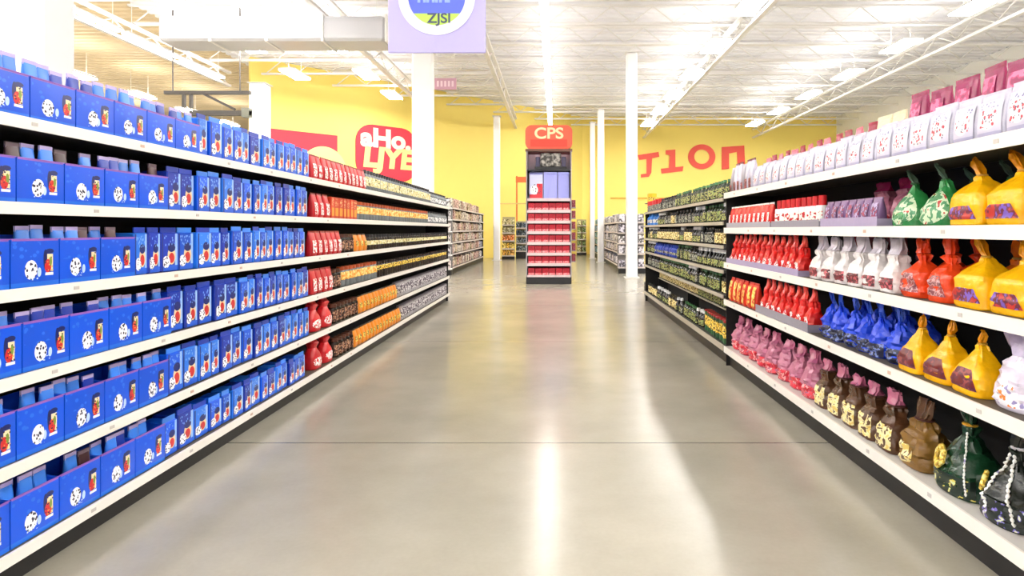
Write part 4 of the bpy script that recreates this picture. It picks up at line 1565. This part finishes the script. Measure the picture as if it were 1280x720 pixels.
DROWS = [
    [(908, 845, 'olive_bottle'), (845, 822, 'black_bottle'), (822, 806, 'red_topped_can')],
    [(908, 840, 'black_bottle'), (840, 818, 'spray_bottle'), (818, 806, 'sky_blue_bottle')],
    [(908, 870, 'spray_bottle'), (870, 842, 'gold_jar'), (842, 806, 'gold_jar')],
    [(908, 880, 'olive_bottle'), (880, 842, 'black_bottle'), (842, 815, 'deep_blue_bottle'), (815, 806, 'gold_jar')],
    [(908, 893, 'gold_jar'), (893, 850, 'black_bottle'), (850, 806, 'olive_bottle')],
    [(908, 872, 'tall_green_can'), (872, 845, 'black_bottle'), (845, 806, 'gold_jar')],
]
seen_k = {}
MIX = {'olive_bottle': ('olive_bottle', 'spray_bottle', 'olive_bottle', 'black_bottle'), 'black_bottle': ('black_bottle', 'olive_bottle', 'black_bottle', 'spray_bottle'),
       'spray_bottle': ('spray_bottle', 'spray_bottle', 'black_bottle', 'gold_jar'), 'gold_jar': ('gold_jar', 'gold_jar', 'spray_bottle')}
for row, segs in enumerate(DROWS):
    for x0, x1, kind in segs:
        ya, yb = max(7.12, yrx(x0)) + .004, yrx(x1) - .004
        while yb - ya > .11:
            k = rnd.choice(MIX.get(kind, (kind,)))
            pitch = KD[k][1] + .012
            n = min(rnd.randrange(2, 6), int((yb - ya) / pitch))
            if n < 1:
                break
            st = seen_k.get((row, k), 0)
            row_fill(k, ya, ya + n * pitch + .0005, DZ[row] + .002, RX, -RZ90, 'bottle gondola ' + SHELF_NAME[row + 1], kinds=KD, start=st, jitter=.03, n_fixed=n)
            seen_k[(row, k)] = st + n
            ya += n * pitch + .0006
# the tall bottom bay holds a second half-height tier of jars on a riser
r = thing('shelf_riser', 'low dark riser shelf standing in the bottom bay of the bottle gondola', 'riser', (RX + .26, 10.3, DZ[5] + .001))
t = MB(); t.box(0, .2, -2.9, 2.9, .28, .295); link('riser_top', t.mesh('riser_top', [dark_rail]), r)
for yy in (-2.88, 0, 2.86):
    t = MB(); t.box(0.01, .19, yy, yy + .02, 0, .28); link('riser_leg', t.mesh('riser_leg', [kick_black]), r)
row_fill('olive_bottle', 7.45, 9.6, DZ[5] + .298, RX + .235, -RZ90, 'riser in the bottom bay', kinds=KD)
row_fill('gold_jar', 9.62, 13.15, DZ[5] + .298, RX + .235, -RZ90, 'riser in the bottom bay', kinds=KD)

# ---------------------------------------------------------------- red display tower
YD = 17.6
X0, X1 = (657.5 - VX) / F * YD, (714.5 - VX) / F * YD
W = X1 - X0
tw = thing('display_tower', 'tall free-standing display tower of red goods with an orange-red rounded header', 'display', ((X0 + X1) / 2, YD, 0))
t_side = mat('tower_side', (150, 144, 150), .5)
t_black = mat('tower_black', (34, 34, 38), .5)
t_rail = mat('tower_rail', (214, 196, 198), .45)
t = MB(); t.box(-W / 2, W / 2, .02, .72, 0, .2, bevel=.01); link('base', t.mesh('tower_base', [t_black]), tw)
for s_ in (-1, 1):
    t = MB(); a, c = sorted((s_ * W / 2, s_ * (W / 2 - .03))); t.box(a, c, .02, .72, .2, 3.72); link('side_panel', t.mesh('tower_side', [t_side]), tw)
t = MB(); t.box(-W / 2 + .03, W / 2 - .03, .68, .72, .2, 3.72); link('back_panel', t.mesh('tower_back', [mat('tower_back', (60, 22, 30), .6)]), tw)
ZT = [.245, .57, .86, 1.155, 1.45, 1.745, 2.04]
for z in ZT + [2.36]:
    s_ = link('shelf', MB().box(-W / 2 + .03, W / 2 - .03, .04, .655, z - .03, z).mesh('tower_shelf', [t_side]), tw)
    link('price_rail', MB().box(-W / 2 + .03, W / 2 - .03, .02, .04, z - .075, z + .005).mesh('tower_rail', [t_rail]), s_)
link('upper_back', MB().box(-W / 2 + .031, W / 2 - .031, .66, .679, 2.4, 3.64).mesh('upper_back', [mat('tower_pale', (190, 184, 196), .5)]), tw)
link('upper_shelf', MB().box(-W / 2 + .03, W / 2 - .03, .04, .655, 3.12, 3.16).mesh('upper_shelf', [t_black]), tw)
hd = plate([(x, z) for x, z in rounded(-W / 2 - .02, W / 2 + .02, 3.72, 4.38, .17)], .2, .03)
hp = link('header', hd.mesh('header', [mat('header_orange', (226, 92, 66), .5, var=.05, scale=3)]), tw)
hp2 = link('header_frame', MB().box(-W / 2 - .02, W / 2 + .02, .0, .22, 3.66, 3.72).mesh('header_frame', [mat('header_brown', (110, 74, 60), .5)]), tw)
q = link('lettering', text_mesh('CPS', .42, mat('header_cream', (250, 216, 170), .5), .004, .01, 1.15), hp); q.location = (0, .022, 4.14)
q = link('lower_band', MB().box(-W / 2 + .12, W / 2 - .12, .022, .03, 3.78, 3.98).mesh('lower_band', [mat('header_red', (222, 66, 50), .5)]), hp)
redbox = [print_mat(f'tower_box_{"ab"[k]}', (170, 16, 40), [('box', 0, 0, 1, .3, (226, 96, 106)), ('speck', 0, .02, 1, .3, (250, 210, 210), 9, .4), ('speck', .1, .4, .9, .9, (140, 12, 30), 5, .4)], rand=.12) for k in range(2)]
for ri, z in enumerate(ZT):
    n = 6
    pw = (W - .1) / n
    for k in range(n):
        x = X0 + .05 + pw * (k + .5)
        h = .19
        spawn('red_box', box_pack(f'red_box_{"ab"[(k + ri) % 2]}', pw - .012, .2, h, redbox[(k + ri) % 2]),
              f'small red box on the display tower, {ordn(7 - ri)} red shelf down, {ordn(k + 1)} across', 'box', (x, YD + .15, z + .002), rnd.uniform(-.03, .03), 'red boxes on the display tower')
lavb = mat('lavender_box', (156, 160, 232), .45, rand=.04)
for k, (xa, xb) in enumerate(((679.5, 696.5), (697.3, 711.5))):
    a, c = (xa - VX) / F * YD, (xb - VX) / F * YD
    r = thing('storage_box', f'lavender blue box on the display tower, {"beside the red and white pack" if k == 0 else "farther from the red and white pack"}', 'box', ((a + c) / 2, YD + .1, 2.363), 0, 'lavender boxes on the tower')
    w = c - a
    link('box_body', MB().box(-w / 2, w / 2, 0, .4, 0, .66, bevel=.008).mesh('lav_box', [lavb]), r)
    link('lid', MB().box(-w / 2 - .003, w / 2 + .003, -.003, .403, .66, .73, bevel=.006).mesh('lav_lid', [lavb]), r)
a, c = (661.5 - VX) / F * YD, (678.5 - VX) / F * YD
w = c - a
r = thing('red_white_pack', 'tall white pack with a red frame edge on the display tower beside lavender boxes', 'pack', ((a + c) / 2, YD + .1, 2.363))
link('pack_body', MB().box(-w / 2, w / 2, 0, .3, 0, .66, bevel=.008, front_uv=True).mesh('rw_pack', [print_mat('rw_print', (200, 204, 236), [('box', .55, 0, 1, .62, (204, 40, 56)), ('box', 0, 0, 1, .16, (206, 44, 60)), ('disc', .35, .35, .3, .2, (240, 236, 244)), ('speck', .1, .2, .9, .6, (70, 60, 90), 8, .3)])]), r)
link('top_flap', MB().box(-w / 2, w / 2, .1, .12, .66, .73).mesh('rw_flap', [lavb]), r)
p = at(687, 202, YD)
r = thing('dark_machine', 'black and grey boxed appliance under the header of the display tower', 'appliance', (p.x + .03, YD + .12, 3.162))
link('casing', MB().box(-.44, .44, 0, .4, 0, .08, bevel=.01).mesh('machine_base', [t_black]), r)
link('front_block', MB().box(-.29, .29, .02, .38, .081, .47, bevel=.03, front_uv=True).mesh('machine_front', [speck_mat('machine_grey', (60, 58, 56), (130, 126, 122), (180, 176, 170), 9)]), r)
for s_ in (-1, 1):
    a, c = sorted((s_ * .42, s_ * .30)); link('side_pillar', MB().box(a, c, .05, .35, .081, .36, bevel=.01).mesh('machine_pillar', [mat('machine_blue', (70, 66, 96), .4)]), r)
# side pocket rack of the tower
for k in range(6):
    z = .6 + k * .3
    s_ = link('side_pocket', MB().box(W / 2 + .002, W / 2 + .12, .1, .5, z, z + .02).mesh('side_pocket', [t_side]), tw)
    spawn('maroon_pack', box_pack('maroon_pack', .1, .3, .2, print_mat('maroon_print', (120, 30, 50), [('speck', 0, 0, 1, 1, (200, 120, 120), 6, .35)], rand=.2)), f'small maroon pack in the side pocket of the display tower, {ordn(6 - k)} from the top', 'pack', (X1 + .062, YD + .28, z + .022), 0, 'maroon packs on the tower side')

# ---------------------------------------------------------------- far gondolas
farpacks = {}


def far_pack(col, w, d, h):
    key = (col, w, h)
    if key not in farpacks:
        t = MB(); t.box(-w / 2, w / 2, -d / 2, d / 2, 0, h, bevel=.02, front_uv=True)
        m = speck_mat('far_pack_%d_%d_%d' % col, tuple(int(c * .45) for c in col), col, tuple(min(255, int(c * .55 + 115)) for c in col), 14)
        farpacks[key] = t.mesh('far_pack', [m])
    return farpacks[key]


def far_fill(name, noun, xf, rz, ya, yb, decks, hs, pitch, palette, where):
    sg = -1 if rz > 0 else 1
    n = int((yb - ya) / pitch)
    for ri, z in enumerate(decks):
        for i in range(n):
            y = ya + (yb - ya) / n * (i + .5)
            col = palette[rnd.randrange(len(palette))]
            h = hs[ri] * rnd.choice((.72, .8, .88))
            w = pitch * .9
            o = link(name, far_pack(col, round(w, 2), .3, round(h, 2)), None, (xf + sg * (.2 + rnd.uniform(0, .03)), y, z + .002), rz)
            tag(o, f'{noun}, {ordn(i + 1)} from the near end, {ordn(ri + 1)} shelf down, {where}', 'packet', f'{noun}s, {where}')


FZ = [2.25, 1.86, 1.47, 1.08, .69, .24]
YE = 30.6
gondola('far_pink_gondola', 'far shelving of pinkish packets beyond the end of the jars', -3.45, -1, 21.4, YE, FZ, lip=.05, depth=.5, deckm=mat('deck_far', (90, 80, 78), .6), tags=False, back_z=2.5, rail=mat('far_rail', (206, 196, 190), .5))
far_fill('pinkish_packet', 'small pinkish packet', -3.45, RZ90, 21.5, 29.3, FZ, [.36] * 6, .42, [(214, 170, 164), (196, 140, 136), (206, 190, 184), (170, 120, 116), (220, 206, 190), (190, 160, 120)], 'far pink gondola')
far_fill('bluish_packet', 'small bluish white packet', -3.45, RZ90, 29.4, 30.5, FZ[1:], [.36] * 5, .42, [(190, 190, 214), (160, 160, 190), (214, 212, 220)], 'far pink gondola')
# its near end, white and silver goods facing the camera
e = thing('end_rack', 'narrow end rack of white tins closing the near end of the pink gondola', 'shelving', (-3.75, 21.25, 0))
link('back_panel', MB().box(-.3, .3, .05, .09, 0, 2.3).mesh('end_back', [mat('end_back', (150, 146, 146), .6)]), e)
for z in FZ:
    link('shelf', MB().box(-.3, .3, -.3, .05, z - .06, z - .02).mesh('end_shelf', [white_paint]), e)
link('kick_plate', MB().box(-.3, .3, -.26, .05, 0, .16).mesh('end_kick', [kick_black]), e)
for ri, z in enumerate(FZ):
    for k in range(4):
        col = [(226, 222, 222), (206, 200, 204), (232, 216, 214)][(k + ri) % 3]
        o = link('white_tin', far_pack(col, .13, .2, .26), None, (-3.75 - .21 + .14 * k, 21.1, z - .018), 0)
        tag(o, f'small white tin on the pink end rack, {ordn(k + 1)} across, {ordn(ri + 1)} shelf down', 'tin', 'white tins on the end rack')

GZ = [1.78, 1.42, 1.06, .70, .24]
gondola('far_grey_gondola', 'far shelving of grey and lilac packets behind the tall white column', 2.2, 1, 22.3, 37.4, GZ, lip=.05, depth=.5, deckm=MATS['deck_far'], tags=False, back_z=2.0, rail=MATS['far_rail'])
far_fill('lilac_packet', 'small lilac grey packet', 2.2, -RZ90, 22.4, 33.0, GZ, [.34] * 5, .46, [(206, 200, 214), (180, 176, 196), (226, 222, 228), (150, 150, 176), (196, 180, 184)], 'far grey gondola')
far_fill('blue_packet', 'small sky blue packet', 2.2, -RZ90, 33.1, 37.3, GZ, [.34] * 5, .46, [(60, 150, 214), (40, 120, 200), (110, 180, 226)], 'far grey gondola')
e = thing('grey_end_rack', 'end rack of silver packets facing the aisle behind the tall white column', 'shelving', (2.55, 22.1, 0))
link('back_panel', MB().box(-.42, .5, .1, .14, 0, 2.0).mesh('grey_end_back', [MATS['end_back']]), e)
for z in GZ:
    link('shelf', MB().box(-.42, .5, -.3, .1, z - .06, z - .02).mesh('grey_end_shelf', [MATS['far_rail']]), e)
link('kick_plate', MB().box(-.42, .5, -.27, .1, 0, .16).mesh('grey_end_kick', [kick_black]), e)
for ri, z in enumerate(GZ):
    for k in range(4):
        col = [(200, 196, 206), (176, 170, 186), (222, 218, 222)][(k * 2 + ri) % 3]
        o = link('silver_packet', far_pack(col, .19, .22, (.24, .28)[(k + ri) % 2]), None, (2.55 - .30 + .22 * k, 21.96, z - .018), 0)
        tag(o, f'small silver packet on the grey end rack, {ordn(k + 1)} across, {ordn(ri + 1)} shelf down', 'packet', 'silver packets on the grey end rack')


# back racks by the wall
def back_rack(name, label, xa, xb, Y, decks, palette, noun, w, top):
    e = thing(name, label, 'shelving', ((xa + xb) / 2, Y, 0))
    L = (xb - xa) / 2
    link('back_panel', MB().box(-L, L, .28, .32, 0, top).mesh('rack_back', [mat('rack_back', (170, 160, 120), .6)]), e)
    link('kick_plate', MB().box(-L, L, -.12, .28, 0, decks[-1] - .06).mesh('rack_kick', [kick_black]), e)
    for z in decks:
        link('shelf', MB().box(-L, L, -.15, .28, z - .05, z).mesh('rack_shelf', [MATS['far_rail']]), e)
    n = int(2 * L / w)
    for ri, z in enumerate(decks):
        for k in range(n):
            pal = palette[ri] if isinstance(palette[0], list) else palette
            col = pal[rnd.randrange(len(pal))]
            x = (xa + xb) / 2 - L + 2 * L / n * (k + .5)
            o = link(noun.replace(' ', '_').replace('small_', ''), far_pack(col, round(w * .88, 2), .24, .27), None, (x, Y + .03, z + .002), 0)
            tag(o, f'{noun} on the {name.replace("_", " ")}, {ordn(k + 1)} across, {ordn(ri + 1)} shelf down', 'packet', f'{noun}s on the {name.replace("_", " ")}')


XB0, XB1 = (628 - VX) / F * 32.6, (643.5 - VX) / F * 32.6
back_rack('yellow_rack', 'far rack of yellow and orange packets before the slanting wall', XB0, XB1, 32.4, [1.75, 1.35, .95, .55, .2], [[(206, 196, 140), (176, 160, 110)], [(206, 190, 120), (150, 140, 100)], [(230, 120, 40), (226, 90, 40)], [(240, 190, 50), (246, 210, 80)], [(240, 180, 40), (226, 160, 40)]], 'small warm packet', .21, 2.15)
XB2, XB3 = (645 - VX) / F * 33.4, (658 - VX) / F * 33.4
back_rack('slate_rack', 'far slate blue rack between the yellow rack and the red tower', XB2, XB3, 33.3, [1.6, 1.2, .8, .4], [(70, 86, 96), (96, 110, 116), (50, 70, 90)], 'small slate packet', .18, 1.95)
XB4, XB5 = (721 - VX) / F * 37.6, (733 - VX) / F * 37.6
back_rack('green_rack', 'far rack of green and yellow packets beside the red tower', XB4, XB5, 37.6, [1.75, 1.35, .95, .55, .2], [(150, 170, 90), (200, 200, 110), (120, 150, 80), (220, 214, 140)], 'small green packet', .2, 2.1)
# orange sign post by the far racks
p = at(646, 262, 34.0)
r = thing('sign_post', 'thin orange sign post with a small arrow board by the far racks', 'sign', (p.x, 34.0, 0))
link('pole', MB().bar((0, 0, 0), (0, 0, 4.35), .04, 8).mesh('post_pole', [mat('post_orange', (226, 110, 50), .5)]), r)
link('sign_board', MB().box(-.05, .5, -.05, -.041, 4.0, 4.3).mesh('post_board', [MATS['post_orange']]), r)
link('cross_bar', MB().box(-.9, .9, -.06, -.045, 2.85, 2.91).mesh('post_bar', [mat('post_tan', (222, 186, 110), .5)]), r)
# yellow round stacked goods past the bottle shelves
stand = thing('tub_stand', 'black wire stand stacked with yellow tubs past the bottle shelves', 'stand', (2.19, 14.6, 0))
link('plinth', MB().box(-.16, .16, -.16, .16, 0, .3, bevel=.01).mesh('plinth', [kick_black]), stand)
link('upright', MB().box(-.03, .03, .13, .16, .3, 2.3).mesh('upright', [kick_black]), stand)
for k in range(6):
    z = .7 + k * .28
    link('shelf', MB().box(-.15, .15, -.15, .13, z - .015, z).mesh('stand_shelf', [kick_black]), stand)
    m = bottle_parts('yellow_tub', .11, .22, m_yellow, lab_yellow, m_yellow, True, CAN, (.3, .6), .94) if k > 2 else bottle_parts('pale_tub', .11, .22, m_white, lab_k, m_grey, True, CAN, (.3, .6), .94)
    spawn('tub', m, f'{"yellow" if k > 2 else "pale speckled"} tub on the wire stand past the bottle shelves, {ordn(6 - k)} from the top', 'tub', (2.19, 14.58, z + .002), 0, 'tubs on the wire stand')

# ---------------------------------------------------------------- light and view
w = bpy.data.worlds.new('world')
bpy.context.scene.world = w
w.use_nodes = True
w.node_tree.nodes['Background'].inputs['Color'].default_value = (1, 1, 1, 1)
w.node_tree.nodes['Background'].inputs['Strength'].default_value = 0.3
vs = bpy.context.scene.view_settings
vs.view_transform = 'Standard'
vs.look = 'None'
vs.gamma = 1.0
vs.use_curve_mapping = False
vs.exposure = 0.5
